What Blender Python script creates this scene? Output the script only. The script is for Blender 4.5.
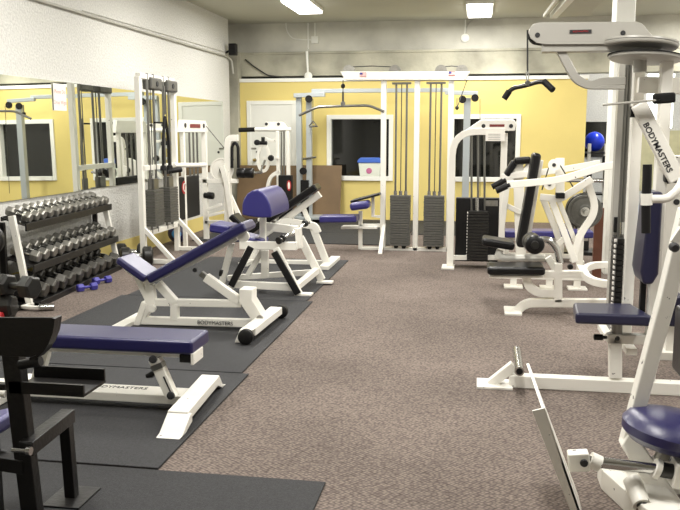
import bpy, bmesh, math, random
from mathutils import Vector, Matrix
random.seed(4)
for o in list(bpy.data.objects): bpy.data.objects.remove(o)
S = bpy.context.scene; C = S.collection
# ---------------------------------------------------------------- camera, world, light, exposure
FP = 820.0; EYE = 1.5
PIT = math.atan(122/FP); YAW = math.atan(140*math.cos(PIT)/FP)
cd = bpy.data.cameras.new('camera'); cam = bpy.data.objects.new('camera', cd); C.objects.link(cam)
cd.sensor_width = 36; cd.lens = FP*36/680; cd.clip_start = .05
cam.location = (0, 0, EYE); cam.rotation_euler = (math.pi/2-PIT, 0, YAW); S.camera = cam
W = bpy.data.worlds.new('world'); S.world = W; W.use_nodes = True
W.node_tree.nodes['Background'].inputs[0].default_value = (1, .98, .94, 1)
W.node_tree.nodes['Background'].inputs[1].default_value = .05
S.view_settings.view_transform = 'Standard'; S.view_settings.look = 'None'
S.view_settings.gamma = 1; S.view_settings.use_curve_mapping = False
S.view_settings.exposure = 0.0
LAMP_W = 68          # watts of each fluorescent fixture
LAMP_COL = (1, .975, .925)

# ---------------------------------------------------------------- helpers
_F = Vector((-math.sin(YAW)*math.cos(PIT), math.cos(YAW)*math.cos(PIT), -math.sin(PIT)))
_R = Vector((math.cos(YAW), math.sin(YAW), 0)); _U = _R.cross(_F)
def at(px, py, Y=None, X=None, Z=None):
    """world point (metres) seen at a pixel, on a given plane"""
    r = _F + _R*((px-340)/FP) - _U*((py-255)/FP)
    t = X/r.x if X is not None else (Y/r.y if Y is not None else (Z-EYE)/r.z)
    return Vector((0, 0, EYE)) + r*t
V = Vector; YV = V((0, 1, 0)); XV = V((1, 0, 0)); ZV = V((0, 0, 1))

def S2L(c): return tuple((v/12.92 if v <= .04045 else ((v+.055)/1.055)**2.4) for v in (x/255 for x in c))
def mat(name, col, rough=.5, metal=0, noise=0, scale=20, bump=0, bscale=200, chips=0, chipcol=(.05, .045, .04), spec=.5, detail=4, coat=0):
    m = bpy.data.materials.new(name); m.use_nodes = True; n = m.node_tree.nodes; L = m.node_tree.links
    b = n['Principled BSDF']; c = S2L(col)
    b.inputs['Base Color'].default_value = (*c, 1); b.inputs['Roughness'].default_value = rough
    b.inputs['Metallic'].default_value = metal; b.inputs['Specular IOR Level'].default_value = spec
    b.inputs['Coat Weight'].default_value = coat; b.inputs['Coat Roughness'].default_value = .3
    tc = n.new('ShaderNodeTexCoord'); out = None
    if noise:
        t = n.new('ShaderNodeTexNoise'); t.inputs['Scale'].default_value = scale; t.inputs['Detail'].default_value = detail
        L.new(tc.outputs['Object'], t.inputs['Vector'])
        r = n.new('ShaderNodeValToRGB'); r.color_ramp.elements[0].position = .3; r.color_ramp.elements[1].position = .7
        r.color_ramp.elements[0].color = (*[max(0, v*(1-noise)) for v in c], 1)
        r.color_ramp.elements[1].color = (*[min(1, v*(1+noise)) for v in c], 1)
        L.new(t.outputs['Fac'], r.inputs['Fac']); out = r.outputs['Color']; L.new(out, b.inputs['Base Color'])
    if chips:
        t = n.new('ShaderNodeTexNoise'); t.inputs['Scale'].default_value = 28; t.inputs['Detail'].default_value = 6
        L.new(tc.outputs['Object'], t.inputs['Vector'])
        r = n.new('ShaderNodeValToRGB'); r.color_ramp.elements[0].position = chips; r.color_ramp.elements[1].position = chips+.015
        r.color_ramp.elements[0].color = (0, 0, 0, 1); r.color_ramp.elements[1].color = (1, 1, 1, 1)
        L.new(t.outputs['Fac'], r.inputs['Fac'])
        mx = n.new('ShaderNodeMix'); mx.data_type = 'RGBA'
        L.new(r.outputs['Color'], mx.inputs['Factor']); mx.inputs['B'].default_value = (*chipcol, 1)
        if out: L.new(out, mx.inputs['A'])
        else: mx.inputs['A'].default_value = (*c, 1)
        L.new(mx.outputs['Result'], b.inputs['Base Color'])
    if bump:
        t = n.new('ShaderNodeTexNoise'); t.inputs['Scale'].default_value = bscale; t.inputs['Detail'].default_value = 2
        L.new(tc.outputs['Object'], t.inputs['Vector'])
        bp = n.new('ShaderNodeBump'); bp.inputs['Strength'].default_value = bump; bp.inputs['Distance'].default_value = .01
        L.new(t.outputs['Fac'], bp.inputs['Height']); L.new(bp.outputs['Normal'], b.inputs['Normal'])
    return m
def emit(name, col, s):
    m = bpy.data.materials.new(name); m.use_nodes = True; b = m.node_tree.nodes['Principled BSDF']
    b.inputs['Base Color'].default_value = (*col, 1); b.inputs['Emission Color'].default_value = (*col, 1)
    b.inputs['Emission Strength'].default_value = s; return m

class MB:
    def __init__(s): s.v = []; s.f = []; s.mi = []
    def add(s, vs, fs, mi=0):
        o = len(s.v); s.v += [V(v) for v in vs]; s.f += [tuple(i+o for i in f) for f in fs]; s.mi += [mi]*len(fs); return s
    def box(s, c, d, rot=None, mi=0):
        c = V(c); vs = []
        for x in (-.5, .5):
            for y in (-.5, .5):
                for z in (-.5, .5):
                    p = V((x*d[0], y*d[1], z*d[2]))
                    if rot is not None: p = rot @ p
                    vs.append(c+p)
        return s.add(vs, [(0, 1, 3, 2), (4, 6, 7, 5), (0, 4, 5, 1), (2, 3, 7, 6), (0, 2, 6, 4), (1, 5, 7, 3)], mi)
    def span(s, a, b, mi=0):
        a = V(a); b = V(b); return s.box((a+b)/2, [abs(b[i]-a[i]) for i in range(3)], mi=mi)
    def bar(s, p, q, w, h, N=YV, mi=0, ext=0):
        """rectangular bar p->q, w measured along N, h across"""
        p = V(p); q = V(q); t = (q-p).normalized(); p = p-t*ext; q = q+t*ext; N = V(N); N = (N-t*N.dot(t))
        if N.length < 1e-4: N = XV-t*XV.dot(t)
        N.normalize(); B = t.cross(N)
        vs = []
        for e in (p, q):
            for a, b in ((-1, -1), (1, -1), (1, 1), (-1, 1)): vs.append(e+N*(a*w/2)+B*(b*h/2))
        return s.add(vs, [(3, 2, 1, 0), (4, 5, 6, 7), (0, 1, 5, 4), (1, 2, 6, 5), (2, 3, 7, 6), (3, 0, 4, 7)], mi)
    def sweep(s, pts, w, h=None, N=YV, fil=.0, n=0, mi=0, closed=False):
        """sweep a rectangle (n=0) or an n-gon of radius w along pts, corners filleted by fil"""
        pts = [V(p) for p in pts]
        if fil:
            o = [pts[0]]
            for i in range(1, len(pts)-1):
                a = pts[i-1]-pts[i]; b = pts[i+1]-pts[i]; r = min(fil, a.length*.48, b.length*.48)
                a.normalize(); b.normalize(); p0 = pts[i]+a*r; p1 = pts[i]+b*r
                for k in range(7):
                    t = k/6; o.append(p0*(1-t)**2+pts[i]*2*t*(1-t)+p1*t*t)
            o.append(pts[-1]); pts = o
        N = V(N).normalized(); m = len(pts); rings = []
        for i, p in enumerate(pts):
            a = pts[i-1] if (i > 0 or closed) else p; b = pts[(i+1) % m] if (i < m-1 or closed) else p
            t = (b-a).normalized(); Nn = N-t*N.dot(t)
            if Nn.length < .05: Nn = ZV-t*ZV.dot(t)
            Nn.normalize(); B = t.cross(Nn)
            k = 1.0
            if 0 < i < m-1:
                t0 = (p-pts[i-1]).normalized(); k = 1/max(.4, t.dot(t0))
            if n: rings.append([p+Nn*w*math.cos(2*math.pi*j/n)+B*w*k*math.sin(2*math.pi*j/n) for j in range(n)])
            else: rings.append([p+Nn*(a_*w/2)+B*(b_*(h or w)/2*k) for a_, b_ in ((-1, -1), (1, -1), (1, 1), (-1, 1))])
        n_ = len(rings[0]); vs = [v for r in rings for v in r]; fs = []
        for i in range(m if closed else m-1):
            for j in range(n_):
                fs.append((i*n_+j, i*n_+(j+1) % n_, ((i+1) % m)*n_+(j+1) % n_, ((i+1) % m)*n_+j))
        if not closed: fs += [tuple(range(n_-1, -1, -1)), tuple((m-1)*n_+j for j in range(n_))]
        return s.add(vs, fs, mi)
    def cyl(s, p, q, r, n=16, r2=None, mi=0):
        p = V(p); q = V(q); t = (q-p).normalized(); a = t.orthogonal().normalized(); b = t.cross(a); r2 = r if r2 is None else r2
        vs = [e+a*rr*math.cos(2*math.pi*j/n)+b*rr*math.sin(2*math.pi*j/n) for e, rr in ((p, r), (q, r2)) for j in range(n)]
        fs = [(j, (j+1) % n, n+(j+1) % n, n+j) for j in range(n)]+[tuple(range(n-1, -1, -1)), tuple(range(n, 2*n))]
        return s.add(vs, fs, mi)
    def lathe(s, c, axis, prof, n=24, mi=0):
        """prof: list of (along, radius)"""
        c = V(c); t = V(axis).normalized(); a = t.orthogonal().normalized(); b = t.cross(a); m = len(prof)
        vs = [c+t*h+a*max(r, 1e-4)*math.cos(2*math.pi*j/n)+b*max(r, 1e-4)*math.sin(2*math.pi*j/n) for h, r in prof for j in range(n)]
        fs = [(i*n+j, i*n+(j+1) % n, (i+1)*n+(j+1) % n, (i+1)*n+j) for i in range(m-1) for j in range(n)]
        fs += [tuple(range(n-1, -1, -1)), tuple((m-1)*n+j for j in range(n))]
        return s.add(vs, fs, mi)
    def prism(s, pts, vec, mi=0):
        pts = [V(p) for p in pts]; vec = V(vec); n = len(pts)
        return s.add(pts+[p+vec for p in pts], [tuple(range(n-1, -1, -1)), tuple(range(n, 2*n))]+[(j, (j+1) % n, n+(j+1) % n, n+j) for j in range(n)], mi)
    def build(s, name, mats, parent=None, bev=.0, seg=2, smooth=True):
        off = V((0, 0, 0)); q = parent
        while q is not None: off += q.location; q = q.parent
        me = bpy.data.meshes.new(name); me.from_pydata([tuple(v-off) for v in s.v], [], s.f); me.update()
        bm = bmesh.new(); bm.from_mesh(me); bmesh.ops.recalc_face_normals(bm, faces=bm.faces); bm.to_mesh(me); bm.free()
        if not isinstance(mats, (list, tuple)): mats = [mats]
        for m in mats: me.materials.append(m)
        me.polygons.foreach_set('material_index', s.mi)
        if smooth:
            me.polygons.foreach_set('use_smooth', [True]*len(me.polygons)); me.set_sharp_from_angle(angle=math.radians(38))
        o = bpy.data.objects.new(name, me); C.objects.link(o); o.parent = parent
        if bev:
            b = o.modifiers.new('bevel', 'BEVEL'); b.width = bev; b.segments = seg; b.limit_method = 'ANGLE'; b.angle_limit = math.radians(40); b.harden_normals = True
        return o
def thing(name, label, cat, loc, group=None):
    o = bpy.data.objects.new(name, None); C.objects.link(o); o.location = loc; o.empty_display_size = .1
    return tag(o, label, cat, group)
def tag(o, label=None, cat=None, group=None, kind=None):
    if label: o['label'] = label
    if cat: o['category'] = cat
    if group: o['group'] = group
    if kind: o['kind'] = kind
    return o
def struct(o): o['kind'] = 'structure'; return o
def base(px, py, Y): p = at(px, py, Y=Y); return V((p.x, Y, 0))
def lettering(txt, loc, rot, size, m, parent, name='lettering', depth=.001, off_=0):
    cu = bpy.data.curves.new('t', 'FONT'); cu.body = txt; cu.size = size; cu.extrude = depth; cu.offset = off_; cu.align_x = 'CENTER'; cu.align_y = 'CENTER'
    t = bpy.data.objects.new('t', cu); C.objects.link(t); dg = bpy.context.evaluated_depsgraph_get(); dg.update()
    me = bpy.data.meshes.new_from_object(t.evaluated_get(dg)); bpy.data.objects.remove(t)
    off = V((0, 0, 0)); q = parent
    while q is not None: off += q.location; q = q.parent
    me.transform(Matrix.Translation(V(loc)-off) @ rot.to_4x4()); me.materials.clear(); me.materials.append(m)
    o = bpy.data.objects.new(name, me); C.objects.link(o); o.parent = parent; return o
def rotm(xaxis, yaxis):
    x = V(xaxis).normalized(); y = V(yaxis); y = (y-x*y.dot(x)).normalized(); z = x.cross(y)
    return Matrix((x, y, z)).transposed()
FRONT = rotm((1, 0, 0), (0, 0, 1))      # text facing the camera side (-Y)

# ---------------------------------------------------------------- materials
M = dict(
 white=mat('white_paint', (236, 233, 224), .35, chips=.72),
 white_worn=mat('worn_white_paint', (232, 229, 220), .4, chips=.685, chipcol=(.09, .08, .07)),
 grey=mat('shaded_white_paint', (172, 169, 161), .35),  # white machine paint with the shade on the overhead parts put into its colour
 wall=mat('painted_block', (212, 211, 205), .85, noise=.13, scale=48, bump=1.0, bscale=40),
 wallup=mat('upper_wall', (208, 206, 194), .9, noise=.2, scale=1.4, bump=.2, bscale=40),
 ceil=mat('ceiling', (196, 195, 180), .95, noise=.03, scale=1, bump=.2, bscale=30),
 conc=mat('concrete', (174, 171, 154), .9, noise=.38, scale=1.6, bump=.4, bscale=20, detail=9),
 yellow=mat('yellow_paint', (222, 203, 126), .75, noise=.03, scale=2, bump=.15, bscale=50),
 trim=mat('white_trim', (238, 238, 230), .5),
 door=mat('door_paint', (232, 232, 224), .45),
 glass=mat('dark_glass', (20, 21, 19), .04, spec=.8),
 mirror=mat('mirror_silver', (235, 238, 232), .01, metal=1),
 blue=mat('blue_vinyl', (22, 19, 76), .4, bump=.08, bscale=90, coat=.4),
 bluelt=mat('bright_blue_vinyl', (38, 34, 108), .45, bump=.08, bscale=90, coat=.5),
 navy=mat('navy_vinyl', (19, 19, 54), .4, bump=.08, bscale=90, coat=.4),
 black=mat('black_vinyl', (15, 14, 15), .33, bump=.08, bscale=90, spec=.35),
 rubber=mat('black_rubber', (17, 16, 16), .55, spec=.3),
 bsteel=mat('black_steel', (17, 15, 14), .4, noise=.35, scale=14, bump=.15, bscale=60),
 iron=mat('grey_iron', (138, 136, 129), .3, metal=.6, noise=.18, scale=25),
 iron2=mat('dull_iron', (80, 78, 73), .36, metal=.45, noise=.18, scale=25),
 dark=mat('dark_iron', (40, 39, 37), .36, metal=.3, noise=.2, scale=20),
 chrome=mat('chrome', (200, 200, 198), .18, metal=1),
 rod=mat('guide_rod_steel', (130, 129, 124), .3, metal=.8),
 silver=mat('silver_paint', (176, 182, 184), .38, metal=.25),
 stack=mat('weight_plate', (90, 89, 84), .5, metal=.2, noise=.15, scale=30),
 mat=mat('rubber_mat', (42, 42, 44), .75, noise=.45, scale=130, bump=.3, bscale=260, detail=2),
 matnear=mat('rubber_mat_near', (34, 34, 36), .75, noise=.5, scale=130, bump=.3, bscale=260, detail=2),
 brown=mat('brown_board', (108, 86, 58), .6, noise=.15, scale=3, detail=6),
 wood=mat('reddish_wood', (104, 62, 44), .5, noise=.2, scale=8),
 red=mat('red', (180, 34, 40), .5), maroon=mat('maroon', (120, 44, 44), .5), paper=mat('paper', (240, 236, 228), .7),
 redink=mat('red_ink', (214, 150, 142), .7), ink=mat('ink', (40, 40, 42), .7), flagblue=mat('flag_blue', (60, 70, 140), .6),
 cyan=mat('cyan_plastic', (70, 150, 215), .4), lid=mat('lid_blue', (70, 110, 200), .35), tub=mat('tub_plastic', (226, 230, 216), .3),
 pink=mat('pink', (196, 110, 150), .5), ball=mat('ball_blue', (30, 62, 220), .28), pipe=mat('conduit_paint', (176, 174, 164), .5),
 cable=mat('cable', (52, 52, 50), .4), beige=mat('light_floor', (172, 180, 196), .6), slat=mat('slatwall', (206, 200, 160), .7, noise=.1, scale=5),
 brass=mat('brass', (150, 130, 80), .3, metal=.9), purple=mat('purple_neoprene', (66, 62, 148), .55),
 window=emit('daylight_pane', (.93, 1, .95), 3.0), tube=emit('fluorescent_diffuser', (1, .98, .93), 6.0),
)
def carpet():
    m = bpy.data.materials.new('carpet'); m.use_nodes = True; n = m.node_tree.nodes; L = m.node_tree.links; b = n['Principled BSDF']
    tc = n.new('ShaderNodeTexCoord'); b.inputs['Roughness'].default_value = .95; b.inputs['Specular IOR Level'].default_value = .1
    nd = n.new('ShaderNodeTexNoise'); nd.inputs['Scale'].default_value = 40; L.new(tc.outputs['Object'], nd.inputs['Vector'])
    ma = n.new('ShaderNodeVectorMath'); ma.operation = 'MULTIPLY_ADD'; ma.inputs[1].default_value = (.012, .012, 0)
    L.new(nd.outputs['Color'], ma.inputs[0]); L.new(tc.outputs['Object'], ma.inputs[2])
    mp = n.new('ShaderNodeMapping'); mp.inputs['Rotation'].default_value = (0, 0, math.radians(38)); L.new(ma.outputs['Vector'], mp.inputs['Vector'])
    vo = n.new('ShaderNodeTexVoronoi'); vo.inputs['Scale'].default_value = 58; vo.inputs['Randomness'].default_value = .45; L.new(mp.outputs['Vector'], vo.inputs['Vector'])
    wv = vo
    rp = n.new('ShaderNodeValToRGB'); e = rp.color_ramp.elements
    e[0].position = .1; e[0].color = (*S2L((140, 128, 119)), 1); e[1].position = .75; e[1].color = (*S2L((86, 77, 73)), 1)
    L.new(wv.outputs['Distance'], rp.inputs['Fac'])
    nz = n.new('ShaderNodeTexNoise'); nz.inputs['Scale'].default_value = .9; nz.inputs['Detail'].default_value = 5; L.new(tc.outputs['Object'], nz.inputs['Vector'])
    r2 = n.new('ShaderNodeValToRGB'); r2.color_ramp.elements[0].color = (.82, .82, .82, 1); r2.color_ramp.elements[1].color = (1.12, 1.12, 1.12, 1)
    r2.color_ramp.elements[0].position = .35; r2.color_ramp.elements[1].position = .65
    L.new(nz.outputs['Fac'], r2.inputs['Fac'])
    mx = n.new('ShaderNodeMix'); mx.data_type = 'RGBA'; mx.blend_type = 'MULTIPLY'; mx.inputs['Factor'].default_value = 1
    L.new(rp.outputs['Color'], mx.inputs['A']); L.new(r2.outputs['Color'], mx.inputs['B']); L.new(mx.outputs['Result'], b.inputs['Base Color'])
    bp = n.new('ShaderNodeBump'); bp.inputs['Strength'].default_value = .5; bp.inputs['Distance'].default_value = .004
    L.new(wv.outputs['Distance'], bp.inputs['Height']); L.new(bp.outputs['Normal'], b.inputs['Normal']); return m
M['carpet'] = carpet()

# ---------------------------------------------------------------- room shell
XL = -4.25; YB = 14.2; XR = 4.6; YF = -2.0; H = 3.4; XE = 1.72; YFAR = 18.0
struct(MB().span((XL-.6, YF-.2, -.1), (XR+.2, YB+.1, 0)).build('floor', M['carpet']))
struct(MB().span((XE-2, YB+.1, -.1), (XR+.2, YFAR+.2, 0)).build('trim_1', M['beige']))
struct(MB().span((XL-.6, YF-.2, H), (XR+.2, YFAR+.2, H+.1)).build('ceiling', M['ceil']))
struct(MB().span((XL-.15, YF, 0), (XL, 13.79, H)).build('wall_left', M['wall']))
struct(MB().span((XR, YF, 0), (XR+.15, YFAR+.2, H)).build('wall_right', M['wall']))
struct(MB().span((XL-.15, YF-.15, 0), (XR+.15, YF, H)).build('wall_front', M['wall']))
struct(MB().span((XL, YF, 0), (XL+.006, 13.9, .21)).build('baseboard_left', M['yellow']))
# back partition: yellow, with door and two window openings
W1 = (-2.63, -1.47, .68, 1.81); W2 = (-.51, .67, .68, 1.81); ZT = 2.38
wb = MB()
for a, b, c, d in ((XL, W1[0], 0, ZT), (W1[0], W1[1], 0, W1[2]), (W1[0], W1[1], W1[3], ZT), (W1[1], W2[0], 0, ZT), (W2[0], W2[1], 0, W2[2]), (W2[0], W2[1], W2[3], ZT), (W2[1], XE, 0, ZT)):
    wb.span((a, YB, c), (b, YB+.12, d))
struct(wb.build('wall_back', M['yellow'], smooth=False))
struct(MB().span((XL+.001, YB-.02, ZT), (XE+.02, YB+.14, ZT+.06)).build('trim_2', M['trim']))
for i, w in enumerate((W1, W2)):
    f = MB(); t = .075
    f.span((w[0], YB-.025, w[2]), (w[0]+t, YB+.12, w[3])).span((w[1]-t, YB-.025, w[2]), (w[1], YB+.12, w[3]))
    f.span((w[0]+t, YB-.025, w[3]-t), (w[1]-t, YB+.12, w[3])).span((w[0]+t, YB-.04, w[2]), (w[1]-t, YB+.12, w[2]+t))
    fo = struct(f.build('window_%d' % (i+1), M['trim'], bev=.004))
    MB().span((w[0]+t, YB+.1, w[2]+t), (w[1]-t, YB+.11, w[3]-t)).build('pane', M['glass'], fo)
# door
dx0, dx1, dh = -4.06, -3.17, 2.06
d = MB(); t = .07
d.span((dx0, YB-.03, 0), (dx0+t, YB, dh)).span((dx1-t, YB-.03, 0), (dx1, YB, dh)).span((dx0+t, YB-.03, dh-t), (dx1-t, YB, dh))
do = struct(d.build('door_1', M['trim'], bev=.004))
MB().span((dx0+t, YB-.015, .01), (dx1-t, YB-.002, dh-t)).build('door_leaf', M['door'], do)
k = at(255, 160, Y=YB-.02); MB().lathe((k.x, YB-.015, k.z), (0, -1, 0), [(0, .03), (.008, .03), (.01, .012), (.04, .012), (.05, .028), (.07, .026), (.075, .01)]).build('door_knob', M['brass'], do)
k = at(257, 152, Y=YB-.02); MB().lathe((k.x, YB-.015, k.z), (0, -1, 0), [(0, .022), (.012, .02)]).build('deadbolt', M['ink'], do)
k = at(253.5, 148.5, Y=YB-.02); MB().box((k.x, YB-.018, k.z), (.1, .006, .03)).build('door_plate', M['iron'], do)
# pillar, concrete beam, wall above, far room
PX = at(238.5, 100, Y=14.1).x
struct(MB().span((XL-.5, 13.7, 0), (XL-.4, 14.6, H)).build('wall_left_return', M['wallup']))
struct(MB().span((XL-.4, 14.1, 0), (PX, 14.31, 2.9)).build('trim_3', M['conc'], bev=.01))
struct(MB().span((XL-.4, 14.5, ZT-.1), (XE-.1, 14.6, 2.52)).build('gap_shade_strip', M['ink']))  # near-black strip painting the shade in the gap below the beam
struct(MB().span((XL-.4, 14.32, 2.485), (XR, 14.6, 2.9)).build('trim_4', M['conc'], bev=.01))
struct(MB().span((XL-.4, 14.42, 2.9), (XR, 14.6, H)).build('wall_back_upper', M['wallup']))
struct(MB().span((XL-.4, 14.30, 2.86), (XR, 14.42, 2.9)).build('trim_5', M['conc'], bev=.004))
struct(MB().span((XE-2, YFAR, 0), (3.37, YFAR+.12, H)).span((3.37, YFAR, 0), (3.9, YFAR+.12, 1.6)).span((3.37, YFAR, 2.7), (3.9, YFAR+.12, H)).span((3.9, YFAR, 0), (XR, YFAR+.12, H)).build('wall_far', M['wall']))
struct(MB().span((3.37, YFAR+.02, 1.6), (3.9, YFAR+.05, 2.7)).build('window_3', M['window']))
struct(MB().span((3.0, YFAR-.02, .3), (XR-.2, YFAR-.001, 1.55)).build('wall_far_slats', M['slat']))
pc = at(610, 200, Y=9.0)
cx = at(610.5, 133, Y=9.0).x
struct(MB().span((cx, 9.0, 0), (cx+.19, 9.3, H)).build('trim_6', M['trim'], bev=.012))
# diagonal ceiling brace with its wall plate
ZB = 3.16
b4 = [at(557, 17, Z=ZB), at(577, -4, Z=ZB), at(607, -4, Z=ZB), at(590, 16, Z=ZB)]
struct(MB().prism(b4, (0, 0, H-ZB)).build('trim_7', M['ceil'], bev=.01))
struct(MB().bar(b4[0]+V((-.05, 0, .02)), b4[1]+V((-.05, 0, .02)), .1, .08, N=XV).build('trim_8', M['trim'], bev=.005))
struct(MB().bar(b4[0]+V((-.18, 0, .02)), b4[1]+V((-.18, 0, .05)), .04, .05, N=XV).build('trim_12', M['trim'], bev=.005))
struct(MB().span((.98, 14.3, 2.9), (1.75, 14.42, 3.05)).build('trim_9', M['wallup'], bev=.005))

# mirror in three sheets
for i, (a, b, e) in enumerate(((3.0, 6.5, 0), (6.51, 8.35, .012), (8.36, 10.6, 0), (10.61, 13.4, 0))):
    dd = .009; x0, x1 = XL+.003, XL+.003+e*(b-a)
    m_ = MB(); m_.add([(x0+dd, a, .885), (x1+dd, b, .885), (x1, b, 2.02), (x0, a, 2.02), (XL+.001, a, .885), (XL+.001, b, .885), (XL+.001, b, 2.02), (XL+.001, a, 2.02)],
        [(0, 1, 2, 3), (4, 7, 6, 5), (0, 4, 5, 1), (3, 2, 6, 7), (0, 3, 7, 4), (1, 5, 6, 2)])
    o = m_.build('mirror', M['mirror'], smooth=False)
    tag(o, ['frameless wall mirror sheet nearest the camera, outside the left picture edge', 'frameless wall mirror sheet at the left picture edge beside the white sign', 'frameless wall mirror sheet between the white sign and the cable tower', 'frameless wall mirror sheet behind the cable tower, reaching the corner'][i], 'mirror', 'mirrors on the left wall')

# ---------------------------------------------------------------- ceiling lights
def light(x, y, i, vis):
    t = thing('ceiling_light', vis, 'light', (x, y, H), 'fluorescent ceiling lights')
    MB().span((x-.2, y-.62, H-.05), (x+.2, y+.62, H-.0005)).build('housing', M['trim'], t, bev=.004)
    MB().span((x-.18, y-.6, H-.085), (x+.18, y+.6, H-.05)).build('diffuser', M['tube'], t, bev=.006)
    ld = bpy.data.lights.new('tube_light', 'AREA'); ld.shape = 'RECTANGLE'; ld.size = .34; ld.size_y = 1.18; ld.energy = LAMP_W; ld.color = LAMP_COL
    lo = bpy.data.objects.new('tube_light', ld); C.objects.link(lo); lo.parent = t; lo.location = (0, 0, -.088)
light(-2.62, 12.2, 0, 'long fluorescent light on the ceiling above the left white door')
light(-.05, 13.05, 0, 'fluorescent light on the ceiling above the tall double cable machine')
k = 0
for y in (9.6, 6.4, 3.2):
    for x in (-2.62, -.05, 2.6):
        k += 1
        light(x, y, k, 'ceiling light outside the picture, %s row' % {9.6: 'third', 6.4: 'fourth', 3.2: 'fifth', .2: 'sixth'}[y])
light(3.5, 13.05, 0, 'ceiling light over the right side of the gym near the back opening')
light(2.9, 16.3, 0, 'ceiling light in the room beyond the yellow wall')

# ---------------------------------------------------------------- conduits, speaker, sign
def conduit(pts, r, label, name='conduit', fil=.05, m='pipe'):
    return tag(MB().sweep(pts, r, n=10, fil=fil).build(name, M[m]), label, 'pipe')
conduit([(XL+.03, 3.0, 2.76), (XL+.03, 13.6, 2.77), (XL+.06, 13.76, 2.72), (XL+.08, 13.77, 2.5)], .016, 'long thin metal conduit running along the white left wall above the mirrors')
conduit([(XL+.012, 8.5, 2.80), (XL+.012, 13.7, 2.84)], .004, 'thinner cable just above the conduit on the left wall', 'cable')
conduit([(-4.1, 14.28, 2.78), (-3.95, 14.27, 2.66), (-3.7, 14.28, 2.5), (-3.4, 14.29, 2.46), (-2.4, 14.3, 2.45)], .012, 'loose dark cable sagging over the concrete beam in the corner', 'cable', m='cable')
def pt(px, py, Y): return at(px, py, Y=Y)
a = pt(308, 12, 14.4); b = pt(308, 75, 14.28)
cb = thing('electrical_conduit', 'conduit dropping from ceiling with a square white box, left of centre on the back wall', 'conduit', (a.x, 14.4, H-.05))
MB().sweep([V((a.x, 14.4, H-.01)), V((a.x, 14.4, 2.95)), V((a.x, 14.28, 2.9)), V((b.x, 14.28, 2.48))], .014, n=8).build('pipe', M['trim'], cb)
q = pt(315, 40, 14.4); MB().span((q.x-.06, 14.36, q.z-.06), (q.x+.06, 14.42, q.z+.06)).build('junction_box', M['trim'], cb, bev=.005)
MB().sweep([V((q.x, 14.4, q.z)), V((q.x, 14.4, H-.01))], .012, n=8).build('pipe', M['trim'], cb)
MB().sweep([V((q.x, 14.4, q.z)), pt(292, 39, 14.4), pt(286, 30, 14.4), pt(286, 19, 14.4)], .01, n=8, fil=.12).build('pipe', M['trim'], cb)
q = pt(308, 76, 14.25); MB().lathe((q.x, 14.3, q.z), (0, -1, 0), [(0, .07), (.03, .07), (.05, .04)]).build('junction_box', M['trim'], cb)
q = pt(465, 38, 14.4)
cb = thing('electrical_conduit', 'conduit dropping from ceiling to a round white box, right of centre on the back wall', 'conduit', (q.x, 14.4, H-.05))
MB().sweep([V((q.x, 14.4, H-.01)), V((q.x, 14.4, q.z))], .012, n=8).build('pipe', M['trim'], cb)
MB().lathe((q.x, 14.42, q.z), (0, -1, 0), [(0, .07), (.03, .07), (.04, .05)]).build('junction_box', M['trim'], cb)
conduit([pt(465, 36, 14.4), pt(468, 22, 14.4), pt(480, 16, 14.4), pt(560, 14, 14.4)], .01, 'thin pipe curving right from the round white box', fil=.2)
sp = thing('speaker', 'small black loudspeaker mounted high in the left back corner', 'speaker', (-4.12, 13.6, 2.92))
q = at(233, 49.5, Y=13.6)
MB().box((q.x, 13.6, q.z), (.13, .12, .19)).build('speaker_body', M['rubber'], sp, bev=.012)
MB().bar((q.x-.02, 13.6, q.z), (XL+.001, 13.62, q.z-.05), .03, .03).build('bracket', M['rubber'], sp)

sg = thing('sign', 'white paper sign with faint red writing taped to the wall above the dumbbell rack', 'sign', (XL+.01, 7.9, 1.75))
s0 = at(52, 83, X=XL+.02); s1 = at(66, 111, X=XL+.02)
MB().span((XL+.027, s0.y, s1.z), (XL+.03, s1.y, s0.z)).build('sheet', M['paper'], sg)
RW = rotm((0, 1, 0), (0, 0, 1)); cy = (s0.y+s1.y)/2; hz = s0.z-s1.z
# text reads along +Y seen from +X
lettering('Please Do', (XL+.0305, cy, s1.z+hz*.70), rotm((0, 1, 0), (0, 0, 1)), .055, M['redink'], sg, depth=.0003)
lettering('Drop Wgts', (XL+.0305, cy, s1.z+hz*.30), rotm((0, 1, 0), (0, 0, 1)), .055, M['redink'], sg, depth=.0003)

# ---------------------------------------------------------------- mats, boards
def matt(x0, x1, y0, y1, label, m='mat', z=0, h=.012):
    return tag(MB().span((x0, y0, z+.0005), (x1, y1, z+h)).build('rubber_mat', M[m], bev=.003), label, 'mat')
matt(-3.9, -.62, 1.2, 3.3, 'dark rubber mat in the near left foreground under the black bench', 'matnear')
matt(-3.3, -1.39, 3.32, 4.80, 'grey rubber mat under the flat blue bench')
matt(-3.25, -1.44, 4.815, 7.05, 'grey rubber mat under the inclined blue bench with wheels')
matt(-3.2, -1.5, 7.06, 9.48, 'grey rubber mat under the preacher curl bench')
matt(-3.95, -1.0, 10.9, 12.1, 'long dark rubber mat running in front of the lat pulldown seat at the back', 'matnear')
matt(-.98, .1, 12.13, 14.0, 'dark rubber mat behind the tall weight stacks at the back wall', 'matnear')
matt(-3.95, -1.0, 12.11, 14.0, 'dark rubber mat along the back wall below the brown boards', 'matnear')
def board(xa, xb, label, y=13.98):
    a = at(xa, 165.5, Y=y); b = at(xb, 165.5, Y=y)
    tag(MB().bar(((a.x+b.x)/2, y-.12, .013), ((a.x+b.x)/2, y+.1, a.z), b.x-a.x, .02, N=XV).build('wooden_board', M['brown']), label, 'board')
board(237, 298, 'brown wooden board leaning below the white door')
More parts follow.
